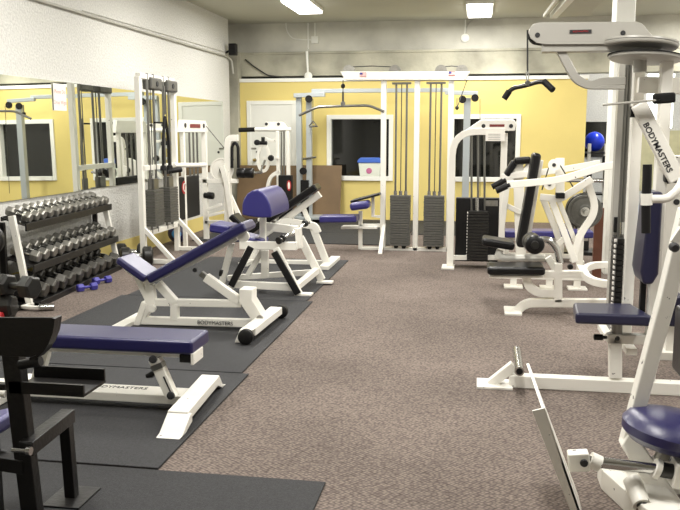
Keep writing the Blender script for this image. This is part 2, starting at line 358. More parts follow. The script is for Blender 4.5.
board(299.5, 341, 'brown wooden board leaning under the left window', y=13.97)

# storage box on window sill
bx = thing('storage_box', 'white plastic tub with a blue lid standing on the left window sill', 'box', (0, 0, 0)); 
q0 = at(357, 177, Y=YB-.12); q1 = at(381, 177, Y=YB-.12); zc = W1[2]+.075
bx.location = ((q0.x+q1.x)/2, YB-.06, zc)
mx = (q0.x+q1.x)/2; w = (q1.x-q0.x)/2; zt = at(360, 163, Y=YB-.12).z
MB().prism([(mx-w*.82, YB-.035, zc), (mx+w*.82, YB-.035, zc), (mx+w*.95, YB-.04, zt), (mx-w*.95, YB-.04, zt)], (0, .125, 0)).build('tub', M['tub'], bx, bev=.01)
MB().prism([(mx-w*1.05, YB-.055, zt), (mx+w*1.05, YB-.055, zt), (mx+w*1.0, YB-.055, zt+.05), (mx+w*.75, YB-.055, zt+.09), (mx-w*.75, YB-.055, zt+.09), (mx-w*1.0, YB-.055, zt+.05)], (0, .15, 0)).build('lid', M['lid'], bx, bev=.012)
MB().lathe((mx-.01, YB-.038, (zc+zt)/2-.02), (0, -1, 0), [(0, .05), (.004, .05)]).build('round_label', M['pink'], bx)

# ---------------------------------------------------------------- dumbbells
def dumbbell(name, r, L, m, mh='chrome', hexa=True):
    t = thing(name, 'x', 'dumbbell', (0, 0, 0)); hl = L*.32
    for s in (-1, 1):
        MB().lathe((s*(L/2-hl), 0, 0), (s, 0, 0), [(0, r*.8), (hl*.15, r), (hl*.85, r), (hl, r*.78)], n=6 if hexa else 20).build('head', M[m], t, bev=.004 if r > .05 else 0)
    MB().lathe((-(L/2-hl), 0, 0), (1, 0, 0), [(0, r*.28), (L*.18, r*.36), (L-2*hl, r*.28)], n=10).build('handle', M[mh], t)
    return t
def copy_tree(o, parent=None):
    c = o.copy(); C.objects.link(c)
    if parent is not None: c.parent = parent
    for ch in list(o.children): copy_tree(ch, c)
    return c
protos = {}
def put(kind, loc, rot, label, group):
    args = dict(small=('hex_dumbbell', .047, .23, 'iron'), mid=('hex_dumbbell', .058, .26, 'iron'), large=('hex_dumbbell', .074, .32, 'iron2'),
                huge=('hex_dumbbell', .1, .38, 'dark', 'dark'), round=('round_dumbbell', .11, .36, 'dark', 'chrome', False), toy=('small_dumbbell', .04, .2, 'purple', 'purple'))[kind]
    if kind not in protos: protos[kind] = o = dumbbell(*args)
    else: o = copy_tree(protos[kind])
    o.location = loc; o.rotation_euler = rot
    o['label'] = label; o['category'] = 'dumbbell'
    if group: o['group'] = group
    elif 'group' in o: del o['group']
    return o
ORD = ['first', 'second', 'third', 'fourth', 'fifth', 'sixth', 'seventh', 'eighth', 'ninth', 'tenth', 'eleventh', 'twelfth', 'thirteenth', 'fourteenth', 'fifteenth']

RC = V((-3.9, 7.5, 0)); RA = math.radians(4.7)
rk = thing('dumbbell_rack', 'three tier dumbbell rack with silver uprights and black shelves against the mirror wall', 'rack', RC)
SH = [dict(xf=-3.93, zf=.715, y0=6.47, y1=8.52, d=.21), dict(xf=-3.88, zf=.355, y0=6.47, y1=8.55, d=.24), dict(xf=-3.83, zf=.04, y0=6.45, y1=8.5, d=.3)]
TILT = math.radians(17)
for s in SH:
    xb = s['xf']-s['d']*math.cos(TILT); zb = s['zf']+s['d']*math.sin(TILT); m = MB()
    m.prism([(s['xf'], s['y0'], s['zf']-.012), (xb, s['y0'], zb-.012), (xb, s['y0'], zb), (s['xf'], s['y0'], s['zf'])], (0, s['y1']-s['y0'], 0))
    m.span((s['xf'], s['y0'], s['zf']-.055), (s['xf']+.014, s['y1'], s['zf']+.012))
    m.span((xb-.012, s['y0'], zb-.03), (xb, s['y1'], zb+.01))
    m.build('shelf', M['bsteel'], rk, bev=.003)
RM = Matrix.Rotation(RA, 3, 'Z'); RI = RM.inverted()
def unrot(p): return RI @ (V(p)-RC)+RC
for Yu, t_, b_, yl in ((6.42, (11, 216), (28, 287), 6.44), (8.42, (102, 209), (115, 263), 8.53)):
    pt0 = unrot(at(*t_, Y=Yu)); pb0 = unrot(at(*b_, Y=Yu)); pt0.y = pb0.y = yl; pb0.z = .0
    MB().bar(pt0, pb0, .04, .055).build('upright', M['white'], rk, bev=.004)
    MB().bar((pb0.x+.03, yl, .02), (-4.14, yl, .02), .04, .04).build('foot', M['white'], rk, bev=.004)
    MB().bar((-4.12, yl, .0), (-4.12, yl, .74), .04, .05).build('rear_post', M['bsteel'], rk, bev=.004)
rk.rotation_euler.z = RA
RM = Matrix.Rotation(RA, 3, 'Z')
def row(kind, s, n, r, name, grp):
    y0, y1 = s['y0']+.05, s['y1']-.02
    for i in range(n):
        y = y0+(y1-y0)*(i+.5)/n; u = s['d']*.58
        hr = r*.93
        p = V((s['xf']-u*math.cos(TILT)+math.sin(TILT)*hr, y, s['zf']+u*math.sin(TILT)+math.cos(TILT)*hr+.004))
        p = RM @ (p-RC)+RC
        o = put(kind, p, (random.choice((0, math.pi/6))*0, TILT, RA+random.uniform(-.12, .12)), 'grey hex dumbbell on the %s of the rack, %s from the near end' % (name, ORD[i]), grp)
row('small', SH[0], 14, .047, 'top shelf', 'dumbbells on the top rack shelf')
row('mid', SH[1], 12, .058, 'middle shelf', 'dumbbells on the middle rack shelf')
row('large', SH[2], 10, .074, 'bottom shelf', 'dumbbells on the bottom rack shelf')
# heavy dumbbells heaped at the near end
for px, py, Yh, rz, lab in [
    (17, 286, 6.0, -.25, 'heavy dark hex dumbbell lying highest in the heap at the near end of the rack'),
    (-8, 306, None, .1, 'heavy dark hex dumbbell lowest at the left picture edge'),
    (8, 292, None, .3, 'heavy dark hex dumbbell on the carpet beneath the heap at the rack end')]:
    q = at(px, py, Y=Yh) if Yh else at(px, py, Z=.1)
    put('huge', q, (0, 0, rz), lab, 'heavy dumbbells heaped by the rack')
q = at(87, 287, Z=.036); put('toy', (q.x, q.y, .0355), (0, 0, .9), 'small purple dumbbell on the carpet, the nearer of two', 'small purple dumbbells')
q = at(102, 280, Z=.036); put('toy', (q.x, q.y, .0355), (0, 0, 1.0), 'small purple dumbbell on the carpet, the farther of two', 'small purple dumbbells')
q = at(146, 256, Z=.1); put('round', (-3.82, 8.72, .111), (0, 0, .45), 'round black dumbbell on the floor, nearer of the pair behind the inclined bench', 'round dumbbells by the cable tower')
put('round', (-4.0, 9.0, .111), (0, 0, .3), 'round black dumbbell on the floor, closer to the wall beside the cable tower', 'round dumbbells by the cable tower')
q = at(35, 306, Z=.03)
tg = thing('carry_handle', 'small white metal bracket lying on the carpet by the heavy dumbbells', 'bracket', (q.x, q.y, 0))
MB().sweep([q+V((-.09, .05, 0)), q+V((-.09, -.05, 0)), q+V((.07, -.05, 0)), q+V((.09, .06, 0))], .02, .045, N=ZV, fil=.03).build('bent_bar', M['white'], tg)
MB().cyl(q+V((.07, -.05, 0)), q+V((.18, 0, 0)), .03).build('collar', M['chrome'], tg)
# plate disc at the left edge
q = at(-2, 240, Y=6.2)
pt_ = thing('plate_tree', 'black post holding a dark round weight plate at the left picture edge', 'rack', (q.x-.12, 6.25, 0))
MB().bar((q.x-.12, 6.3, 0), (q.x-.12, 6.3, 1.0), .08, .08).build('post', M['bsteel'], pt_)
MB().span((max(q.x-.4, XL+.02), 6.1, 0), (q.x+.1, 6.5, .04)).build('base', M['bsteel'], pt_)
MB().lathe((q.x-.09, 6.25, q.z), (0, -1, 0), [(0, .12), (.01, .13), (.04, .13), (.05, .12)]).build('weight_plate', M['dark'], pt_)

# ---------------------------------------------------------------- generic gym pieces
def stack(x, y, z0, z1, w, d, n, parent, m='stack', rods=None, top=None, pins=None):
    h = (z1-z0)/n
    for i in range(n):
        MB().box((x, y, z0+h*(i+.5)), (w*(1 if i < n-1 else .9), d, h*.86)).build('weight_plate', M[m], parent)
    if top:
        for dx in (rods or (-.045, .045)):
            MB().cyl((x+dx, y, z0-.3 if z0 > .35 else .03), (x+dx, y, top), .011, n=8).build('guide_rod', M['rod'], parent)
        MB().cyl((x, y, z1), (x, y, top), .005, n=6).build('cable', M['cable'], parent)
        MB().cyl((x, y, z1), (x, y, z1+.09), .018, n=10).build('selector_stem', M['chrome'], parent)
    if pins:
        m_ = MB()
        for i in range(n): m_.box((x+pins*(w/2+.002), y-d/2*.6, z0+h*(i+.5)), (.012, .03, h*.5))
        m_.build('weight_numbers', M['paper'], parent)
def pad(p, q, w, t, parent, m='blue', N=YV, r=.02, name='pad', seg=4):
    return MB().bar(p, q, w, t, N=N).build(name, M[m], parent, bev=r, seg=seg)
def roller(p, q, r, parent, m='black', name='roller_pad'):
    p = V(p); q = V(q); L = (q-p).length
    o = MB().lathe(p, q-p, [(0, r*.7), (.008, r*.93), (.02, r), (L*.47, r), (L*.5, r*.93), (L*.53, r), (L-.02, r), (L-.008, r*.93), (L, r*.7)]).build(name, M[m], parent)
    return o
def ibar(parent, pts, w=.06, h=.06, m='white', name='frame', fil=0, N=YV, n=0, bev=.005):
    return MB().sweep(pts, w, h, N=N, fil=fil, n=n).build(name, M[m], parent, bev=0 if n else bev)

# ================================================================ left side machines
# dual cable tower on the left wall
X0 = -3.81; Ya, Yb = 8.9, 9.98
tw = thing('cable_tower', 'white cable tower with two grey weight stacks standing against the left mirror', 'exercise machine', (X0, 9.4, 0))
for y in (Ya, Yb):
    MB().bar((X0, y, 0), (X0, y, 2.13), .07, .06).build('post', M['white'], tw, bev=.005)
    MB().bar((X0, y, .42), (X0+.38, y, .02), .05, .05).build('diagonal_leg', M['white'], tw, bev=.005)
    MB().bar((X0, y, .03), (X0+.42, y, .03), .06, .05).build('foot', M['white'], tw, bev=.005)
for z in (2.14, 1.1, .34): MB().bar((X0, Ya, z), (X0, Yb, z), .06, .06, N=XV).build('crossbar', M['white'], tw, bev=.005)
for y in (Ya+.42, Ya+.93):
    MB().span((X0-.06, y-.17, 2.0), (X0+.06, y+.17, 2.14)).build('pulley_housing', M['stack'], tw, bev=.02)
    MB().lathe((X0+.06, y, 2.07), (1, 0, 0), [(0, .03), (.008, .03)]).build('pulley_bolt', M['ink'], tw)
for i, y in enumerate((Ya+.3, Ya+.78)):
    n = 14
    for j in range(n): MB().box((X0+.02, y, .41+.43*(j+.5)/n), (.14, .28, .43/n*.85)).build('weight_plate', M['stack'], tw)
    for dy in (-.09, .09): MB().cyl((X0+.02, y+dy, .33), (X0+.02, y+dy, 2.18), .016, n=8).build('guide_rod', M['rod'], tw)
    MB().span((X0-.02, y-.07, .84), (X0+.06, y+.07, .97)).build('stack_carriage', M['rod'], tw, bev=.004)
    MB().cyl((X0+.02, y, 1.0), (X0+.02, y, 2.05), .006, n=6).build('cable', M['cable'], tw)
MB().bar((X0+.06, Ya+.3, 1.62), (X0+.06, Ya+.65, 1.62), .02, .02).build('pull_bar', M['rubber'], tw)
rp = thing('rope_attachment', 'black triceps rope hanging from the left cable tower pulley', 'handle', (X0+.12, Ya+.66, 1.9))
ry = Ya+.48
MB().sweep([(X0+.12, ry, 2.05), (X0+.12, ry, 1.72)], .012, n=8).build('chain', M['rod'], rp)
MB().sweep([(X0+.12, ry-.1, 1.1), (X0+.12, ry-.09, 1.4), (X0+.12, ry, 1.72), (X0+.12, ry+.09, 1.4), (X0+.12, ry+.1, 1.1)], .018, n=8, fil=.08).build('rope', M['rubber'], rp)
for s in (-1, 1): MB().lathe((X0+.12, ry+s*.1, 1.06), (0, 0, 1), [(0, .04), (.05, .035), (.06, .02)]).build('rope_stop', M['rubber'], rp)
# horizontal lever arm with black grip reaching from the tower
MB().sweep([(X0+.04, Yb-.15, 1.1), at(205, 165, Y=10.4)], .03, n=10).build('lever_arm', M['white'], tw)
MB().cyl(at(164, 172, Y=9.7), at(181, 169.5, Y=9.9), .032).build('grip', M['rubber'], tw)
bl = thing('medicine_ball', 'blue ball with a light blue patch on the floor behind the left cable tower', 'ball', (-3.78, 11.35, .013))
q = at(178, 232.5, Y=10.6)
bl.location = (q.x, 10.6, .013)
MB().lathe((q.x, 10.6, .013), (0, 0, 1), [(.14-.14*math.cos(a*math.pi/12), .14*math.sin(a*math.pi/12)) for a in range(13)]).build('ball_skin', M['blue'], bl)
MB().lathe((q.x, 10.6, .153)+V((0, 0, 0)) if False else (q.x+.02, 10.6-.11, .15), (.15, -1, 0), [(0, .07), (.022, .06), (.032, .03), (.035, 0)], n=16).build('light_patch', M['cyan'], bl)

# leg extension machine with white cam disc (C), Y about 12.4
Y = 11.1
XC = -3.8
cm = thing('leg_extension_machine', 'white leg machine with a large white cam disc beside the left cable tower', 'exercise machine', base(215, 222, Y))
post = V((XC, Y, at(205, 128, Y=Y).z))
MB().bar((XC, Y, .0), (XC, Y, post.z), .06, .07).build('post', M['white'], cm, bev=.005)
MB().bar((XC, 10.25, .0), (XC, 10.25, post.z), .06, .05).build('post', M['white'], cm, bev=.005)
MB().prism([(XC-.03, 10.12, post.z-.06), (XC-.03, 10.18, post.z+.1), (XC-.03, Y+.0, post.z+.1), (XC-.03, Y+.08, post.z+.02), (XC-.03, Y+.08, post.z-.06)], (.06, 0, 0)).build('top_cover', M['white'], cm, bev=.006)
MB().span((XC+.032, 10.45, post.z+.0), (XC+.036, 10.85, post.z+.05)).build('brand_plate', M['maroon'], cm)
for y in (10.27, 11.0): MB().lathe((XC+.03, y, post.z+.03), (1, 0, 0), [(0, .03), (.01, .03)], n=12).build('bolt', M['ink'], cm)
MB().span((XC-.05, 10.03, .38), (XC+.02, 10.8, .93)).build('weight_cover', M['rubber'], cm, bev=.01)
MB().lathe((XC+.02, 10.2, .8), (1, 0, 0), [(0, .085), (.004, .085)]).build('round_logo', M['red'], cm)
MB().add([], []).sweep([(XC+.026, 10.2+.05*math.cos(a), .8+.05*math.sin(a)) for a in [k*.5 for k in range(1, 11)]], .009, n=6).build('logo_ring', M['paper'], cm)
for dy in (10.5, 10.65, 10.8): MB().cyl((post.x, dy, .9), (post.x, dy, post.z-.05), .014, n=8).build('guide_rod', M['rod'], cm)
c = at(222, 170, Y=Y)
MB().lathe(c, (0, -1, 0), [(0, .17), (.025, .17), (.028, .15), (.02, .145), (.02, .05)], n=36).build('cam_disc', M['white'], cm)
MB().lathe(c+V((.02, -.035, .0)), (0, -1, 0), [(0, .05), (.03, .04)]).build('cam_hub', M['rubber'], cm)
ibar(cm, [at(222, 166, Y=Y-.06), at(226, 180, Y=Y-.06), at(233, 226, Y=Y-.06)], .05, .07)
ibar(cm, [at(222, 178, Y=Y+.05), at(243, 224, Y=Y+.05)], .05, .06)
ibar(cm, [at(198, 181, Y=Y), at(238, 181, Y=Y)], .06, .06)
ibar(cm, [at(205, 222, Y=Y), at(246, 222, Y=Y)], .06, .05)
ibar(cm, [at(228, 222, Y=Y), at(228, 147, Y=Y), at(229, 138, Y=Y), at(238, 138, Y=Y)], .09, .09, fil=.12, name='arch_post')
MB().sweep([at(232, 168, Y=Y-.05), at(232, 146, Y=Y-.05), at(235, 142, Y=Y-.05), at(238, 146, Y=Y-.05), at(238.5, 168, Y=Y-.05)], .022, n=8, fil=.05).build('loop_handle', M['rubber'], cm)
roller(at(237, 173, Y=Y), at(254, 173, Y=Y), .07, cm)
MB().cyl(at(252, 173, Y=Y), at(262, 172, Y=Y), .02).build('roller_axle', M['chrome'], cm)
MB().cyl(at(206, 126, Y=Y), at(234, 160, Y=Y), .006, n=6).build('cable', M['cable'], cm)
roller(at(204, 195, Y=Y), at(214, 196, Y=Y), .05, cm)
ibar(cm, [at(207, 210, Y=Y-.1), at(222, 204, Y=Y-.1)], .05, .04)
ibar(cm, [at(207, 216, Y=Y-.1), at(224, 212, Y=Y-.1)], .05, .04)

# multi hip machine in front of the door (D), Y = 12.9
Y = 12.9
dm = thing('hip_machine', 'white machine with a long lever bar in front of the back white door', 'exercise machine', base(282, 220, Y))
MB().cyl(at(254, 129.5, Y=Y), at(291, 129.5, Y=Y), .032).build('lever_bar', M['white'], dm)
MB().cyl(at(239, 130, Y=Y), at(255, 129.5, Y=Y), .036).build('grip', M['rubber'], dm)
for px in (278, 288): ibar(dm, [at(px, 131, Y=Y), V((at(px, 131, Y=Y).x, Y, 0.013))], .06, .055, name='post')
for px in (281.5, 284): MB().cyl(at(px, 131, Y=Y), at(px, 180, Y=Y), .014, n=8).build('guide_rod', M['rod'], dm)
MB().prism([at(264, 130, Y=Y), at(265, 122, Y=Y), at(283, 122, Y=Y), at(289, 130, Y=Y)], (0, .05, 0)).build('top_cover', M['white'], dm, bev=.006)
for px in (266.5, 278.5): MB().lathe(at(px, 124, Y=Y), (0, -1, 0), [(0, .025), (.01, .025)], n=12).build('bolt', M['ink'], dm)
q = at(279.5, 175, Y=Y-.05); r = at(293, 208, Y=Y-.05)
MB().span((q.x, Y-.14, .03), (r.x, Y-.03, q.z)).build('weight_cover', M['rubber'], dm, bev=.01)
q = at(289, 185.5, Y=Y-.14); MB().prism([q+V((.035*math.cos(a*.314), -.001, .085*math.sin(a*.314))) for a in range(20)], (0, -.004, 0)).build('oval_logo', M['red'], dm)
MB().prism([q+V((.018*math.cos(a*.314), -.006, .06*math.sin(a*.314))) for a in range(20)], (0, -.002, 0)).build('logo_oval', M['paper'], dm)
pts = [at(263.5+5.5*math.cos(a), 158+13*math.sin(a), Y=Y-.05) for a in [k*math.pi/12 for k in range(24)]]
MB().sweep(pts, .03, .05, closed=True).build('cam_ring', M['white'], dm)
MB().lathe(at(257.5, 142.5, Y=Y-.08), (0, -1, 0), [(0, .045), (.05, .045), (.06, .03)]).build('knob', M['rubber'], dm)
MB().sweep([at(257.5, 143, Y=Y-.06), at(267, 143, Y=Y-.06)], .03, n=8).build('knob_shaft', M['rubber'], dm)
MB().sweep([at(263, 143, Y=Y-.06), at(263, 137, Y=Y-.06)], .03, n=8).build('knob_shaft', M['rubber'], dm)
MB().lathe(at(271, 158, Y=Y-.1), (0, -1, 0), [(0, .05), (.05, .04)]).build('knob', M['rubber'], dm)
ibar(dm, [at(265, 138, Y=Y), at(274, 142, Y=Y), at(279, 134, Y=Y)], .04, .04, fil=.08)
ibar(dm, [at(260, 174, Y=Y-.06), at(265, 160, Y=Y-.06)], .03, .03, m='chrome')
ibar(dm, [at(268, 220, Y=Y), at(268, 185, Y=Y), at(271, 176, Y=Y), at(280, 171, Y=Y)], .06, .06, fil=.15, name='curved_tube')
ibar(dm, [at(258, 219.5, Y=Y), at(294, 219.5, Y=Y)], .06, .05, name='base_rail')
ibar(dm, [at(263, 158, Y=Y-.03), at(279, 158, Y=Y-.03)], .04, .04)

# silver cable crossover along the back wall (E), Y = 13.6
Y = 13.6
em = thing('cable_crossover', 'silver cable crossover frame standing along the yellow back wall', 'exercise machine', base(385, 220, Y))
for px in (299, 309): ibar(em, [at(px, 95, Y=Y), V((at(px, 95, Y=Y).x, Y, .013))], .09, .09, m='silver', name='post')
for px in (467.5,): ibar(em, [at(px, 98, Y=Y), V((at(px, 98, Y=Y).x, Y, .013))], .1, .11, m='silver', name='post')
ibar(em, [at(312, 91, Y=Y), at(452, 90, Y=Y)], .09, .065, m='silver', name='top_beam')
ibar(em, [at(294, 95.5, Y=Y-.08), at(325, 94.5, Y=Y-.08)], .08, .07, m='silver', name='pulley_arm')
ibar(em, [at(445, 92.5, Y=Y-.08), at(478, 93.5, Y=Y-.08)], .08, .065, m='silver', name='pulley_arm')
for px, py in ((309, 99), (462.5, 99.5), (475, 98)):
    MB().lathe(at(px, py, Y=Y-.12), (0, -1, 0), [(0, .06), (.015, .05), (.03, .06)], n=24).build('pulley', M['rubber'], em)
MB().cyl(at(313, 99, Y=Y-.13), at(313, 124, Y=Y-.13), .006, n=6).build('cable', M['cable'], em)
MB().sweep([at(309, 126, Y=Y-.13), at(313, 121, Y=Y-.13), at(317, 126, Y=Y-.13), at(309, 127, Y=Y-.13)], .012, n=6).build('stirrup_handle', M['chrome'], em)
MB().cyl(at(480, 99, Y=Y-.13), at(480, 196, Y=Y-.13), .005, n=6).build('cable', M['cable'], em)
MB().sweep([at(303, 159, Y=Y-.06), at(316, 157, Y=Y-.06)], .018, n=8).build('lock_pin', M['chrome'], em)
MB().lathe(at(303.5, 171, Y=Y-.06), (0, -1, 0), [(0, .06), (.04, .06)]).build('pulley', M['rubber'], em)
q = at(301, 180, Y=Y-.05); r = at(309, 180, Y=Y-.05); MB().span((q.x, Y-.1, .15), (r.x, Y-.03, q.z)).build('weight_stack', M['rubber'], em, bev=.004)
ibar(em, [at(294, 217, Y=Y), at(325, 217, Y=Y)], .5, .04, m='silver', name='base_plate')
MB().cyl(at(457, 110, Y=Y-.13), at(457, 98, Y=Y-.13), .006, n=6).build('cable', M['cable'], em)
MB().lathe(at(457, 108, Y=Y-.13)+V((0, 0, -.03)), (0, 0, 1), [(0, .01), (.02, .03), (.05, .03), (.06, .01)], n=12).build('cable_stop', M['rubber'], em)

# ================================================================ tall double lat/row machine (G), Y = 10.5
Y = 10.5
gm = thing('double_pulley_machine', 'tall white double pulley machine with two weight stacks in the middle of the back', 'exercise machine', base(417, 249, Y))
def vpost(parent, px, y0, Yp, w=.065, d=.08, m='white', name='post', z0=0.0):
    t_ = at(px, y0, Y=Yp); return MB().span((t_.x-w/2, Yp-d/2, z0), (t_.x+w/2, Yp+d/2, t_.z)).build(name, M[m], parent, bev=.005)
for px in (384, 417.5, 451.5): vpost(gm, px, 79, Y)
MB().prism([at(340, 71.5, Y=Y-.08), at(470, 71.5, Y=Y-.08), at(465, 80, Y=Y-.08), at(345, 80, Y=Y-.08)], (0, .16, 0)).build('top_beam', M['white'], gm, bev=.008)
for px in (349, 395, 441, 462):
    c = at(px, 71, Y=Y)
    MB().lathe(c+V((0, -.02, 0)), (0, 1, 0), [(0, .075), (.012, .06), (.028, .06), (.04, .075)], n=24).build('pulley', M['iron'], gm)
for a, b in ((349, 395), (441, 462)):
    MB().sweep([at(a, 67, Y=Y), at((a+b)/2, 66, Y=Y), at(b, 67, Y=Y)], .007, n=6).build('cable', M['cable'], gm)
def flag(px, py, Yp, parent):
    c = at(px, py, Y=Yp); w, h = .085, .05; m = MB(); y = Yp-.002
    for i in range(7): m.box((c.x, y, c.z+h*(3-i)/7), (w, .003, h/7), mi=i % 2)
    m.box((c.x-w*.28, y-.001, c.z+h*2/7-.003), (w*.44, .004, h*.5), mi=2)
    return m.build('flag_sticker', [M['red'], M['paper'], M['flagblue']], parent)
flag(363, 74.5, Y-.085, gm); flag(452, 73.5, Y-.085, gm)
for a, b in ((390.5, 410.5), (424, 444.5)):
    xa = at(a, 200, Y=Y-.02).x; xb = at(b, 200, Y=Y-.02).x; xm = (xa+xb)/2; z0 = at(400, 245, Y=Y).z; z1 = at(400, 195, Y=Y).z; n = 20
    for i in range(n): MB().box((xm, Y-.02, z0+(z1-z0)*(i+.5)/n), ((xb-xa)*random.uniform(.97, 1.0), .16, (z1-z0)/n*.84)).build('weight_plate', M['stack'], gm)
    for dx in (-.067, .067): MB().cyl((xm+dx, Y-.02, .09), (xm+dx, Y-.02, at(400, 83, Y=Y).z), .013, n=8).build('guide_rod', M['rod'], gm)
    MB().cyl((xm, Y-.02, z1), (xm, Y-.02, at(400, 83, Y=Y).z), .006, n=6).build('cable', M['cable'], gm)
    MB().bar((xm-.12, Y-.02, at(400, 83.5, Y=Y).z), (xm+.12, Y-.02, at(400, 83.5, Y=Y).z), .06, .025).build('rod_bracket', M['rod'], gm, bev=.004)
    for dx in (-.067, 0, .067): MB().cyl((xm+dx, Y-.02, z1), (xm+dx, Y-.02, z1+.055), .022, n=10).build('bushing', M['chrome'], gm)
    for dx in (-.05, .05): MB().cyl((xm+dx, Y-.02, z0-.04), (xm+dx, Y-.02, z0), .03, n=12).build('rubber_bumper', M['rubber'], gm)
ibar(gm, [at(361, 249, Y=Y), at(451, 249.5, Y=Y)], .08, .055, name='base_rail')
ibar(gm, [at(384, 224, Y=Y), at(380, 255, Y=Y-.4)], .05, .05, name='diagonal_leg', N=XV)
ibar(gm, [at(454, 255, Y=Y-.1), at(454, 240, Y=Y+.3)], .06, .04, name='foot', N=XV) if False else None
# seat side
Ys = 10.35
vpost(gm, 360.5, 211, Y, w=.05, d=.05)
ibar(gm, [at(360, 225.5, Y=Y), at(384, 225.5, Y=Y)], .05, .045)
ibar(gm, [at(342, 227, Y=Y), at(378, 227, Y=Y)], .2, .03)
pad(at(321, 218.5, Y=Ys), at(358, 218, Y=Ys), .28, .085, gm, 'bluelt', name='seat')
pad(at(351, 206.5, Y=Ys-.05), at(370, 204, Y=Ys-.05), .26, .1, gm, 'bluelt', r=.04, name='thigh_pad')
pad(at(352, 201, Y=Ys+.1), at(381, 193.5, Y=Ys+.1), .3, .03, gm, 'black', r=.01, name='arm_pad')
ibar(gm, [at(373, 195, Y=Y), at(373, 216, Y=Y), at(384, 217, Y=Y)], .04, .04)
# lat bar
lb = thing('lat_bar', 'wide bent silver lat bar hanging left of the double pulley machine', 'bar', at(343, 106, Y=Y))
MB().cyl(at(343, 80, Y=Y), at(343, 104, Y=Y), .006, n=6).build('cable', M['cable'], lb)
MB().lathe(at(343, 86, Y=Y), (0, 0, 1), [(-.03, .01), (-.015, .026), (.015, .026), (.03, .01)], n=12).build('cable_stop', M['rubber'], lb)
MB().sweep([at(343, 92, Y=Y), at(343, 104, Y=Y)], .014, n=6).build('chain', M['cable'], lb)
MB().sweep([at(299, 115.5, Y=Y), at(317, 107, Y=Y), at(343, 106, Y=Y), at(369, 105.5, Y=Y), at(384, 111.5, Y=Y-.05)], .017, n=10, fil=.06).build('bar', M['rod'], lb)
MB().lathe(at(343, 105, Y=Y), (0, 0, 1), [(-.02, .03), (.03, .03), (.05, .012)], n=12).build('swivel', M['rod'], lb)
cc = thing('chain_cable', 'cable with a black stop hanging right of the double pulley machine', 'cable', at(467, 85, Y=Y))
MB().cyl(at(467, 80, Y=Y), at(457, 108, Y=Y-.2), .006, n=6).build('line', M['cable'], cc)

# ================================================================ arch weight machine right of centre (J)
Y = 9.3
jm = thing('arch_weight_machine', 'white arched weight machine with black stack cover in front of the right window', 'exercise machine', base(478, 257, Y))
fo = at(449.5, 268, Y=9.05)
MB().sweep([V((fo.x, Y, .0)), at(449.5, 133, Y=Y)+V((0, 0, 0)), at(461, 131, Y=Y), at(502, 131, Y=Y)] if False else [V((fo.x, Y-.1, .0)), V((fo.x, Y-.1, at(449, 131.5, Y=Y-.1).z)), at(505, 131.5, Y=Y-.1)], .075, .075, fil=.3).build('arch_tube', M['white'], jm, bev=.006)
MB().span((fo.x-.09, Y-.25, .0), (fo.x+.05, Y+.02, .02)).build('foot_plate', M['white'], jm, bev=.004)
vpost(jm, 504.5, 133, Y, w=.07, d=.07)
MB().prism([at(464, 131, Y=Y-.12), at(481, 119.5, Y=Y-.12), at(514, 119.5, Y=Y-.12), at(516.5, 123, Y=Y-.12), at(515, 131, Y=Y-.12)], (0, .09, 0)).build('top_cover', M['white'], jm, bev=.01)
for px in (483.5, 511): MB().lathe(at(px, 126, Y=Y-.12), (0, -1, 0), [(0, .022), (.008, .022)], n=14).build('bolt', M['ink'], jm)
q = at(489.5, 126.8, Y=Y-.121); r = at(504.5, 124.3, Y=Y-.121); MB().span((q.x, Y-.126, q.z), (r.x, Y-.12, r.z)).build('brand_plate', M['maroon'], jm)
q = at(485.5, 141, Y=Y-.14); r = at(505, 132.5, Y=Y-.14); MB().span((q.x, Y-.145, q.z), (r.x, Y-.137, r.z)).build('instruction_plate', M['paper'], jm)
m_ = MB()
for i in range(4): m_.box(((q.x+r.x)/2-.01, Y-.1465, q.z+(r.z-q.z)*(i+1)/5), (.13, .002, .004))
m_.build('printed_lines', M['iron'], jm)
for px in (471.5, 478, 484.5): MB().cyl(at(px, 135, Y=Y), at(px, 212, Y=Y), .012, n=8).build('guide_rod', M['rod'], jm)
q = at(455, 254, Y=Y+.05); r = at(500, 198, Y=Y+.05); MB().span((q.x, Y+.0, .06), (r.x, Y+.12, r.z)).build('stack_cover', M['rubber'], jm, bev=.008)
q = at(485, 206, Y=Y-.005); r = at(498, 200.5, Y=Y-.005); MB().span((q.x, Y-.004, q.z), (r.x, Y+.001, r.z)).build('sticker', M['iron'], jm)
q = at(467, 254, Y=Y-.1); r = at(489, 211, Y=Y-.1); stack((q.x+r.x)/2, Y-.1, .1, r.z, r.x-q.x, .14, 16, jm, m='dark', pins=-1)
MB().cyl(at(477, 211, Y=Y-.1), at(477, 198, Y=Y-.1), .02, n=10).build('selector_stem', M['chrome'], jm)
ibar(jm, [at(450, 257.5, Y=Y-.05), at(506, 257.5, Y=Y-.05)], .07, .05, name='base_rail')

# ================================================================ blue bench behind (M), Y = 9.6
Y = 9.9
bb = thing('flat_bench', 'long purple-blue flat bench behind the plate loaded machine', 'bench', base(548, 250, Y))
pad(at(504, 233, Y=Y), at(592, 233.5, Y=Y), .3, .08, bb, 'bluelt', name='seat')
ibar(bb, [at(506, 238.5, Y=Y), at(588, 238.5, Y=Y)], .06, .05)
for px in (507, 580):
    vpost(bb, px, 238, Y, w=.05, name='leg')
    MB().box((at(px, 243, Y=Y).x, Y, .02), (.06, .5, .04)).build('foot', M['white'], bb, bev=.005)
ibar(bb, [V((at(507, 252, Y=Y).x, Y, .06)), V((at(580, 252, Y=Y).x, Y, .06))], .05, .05)

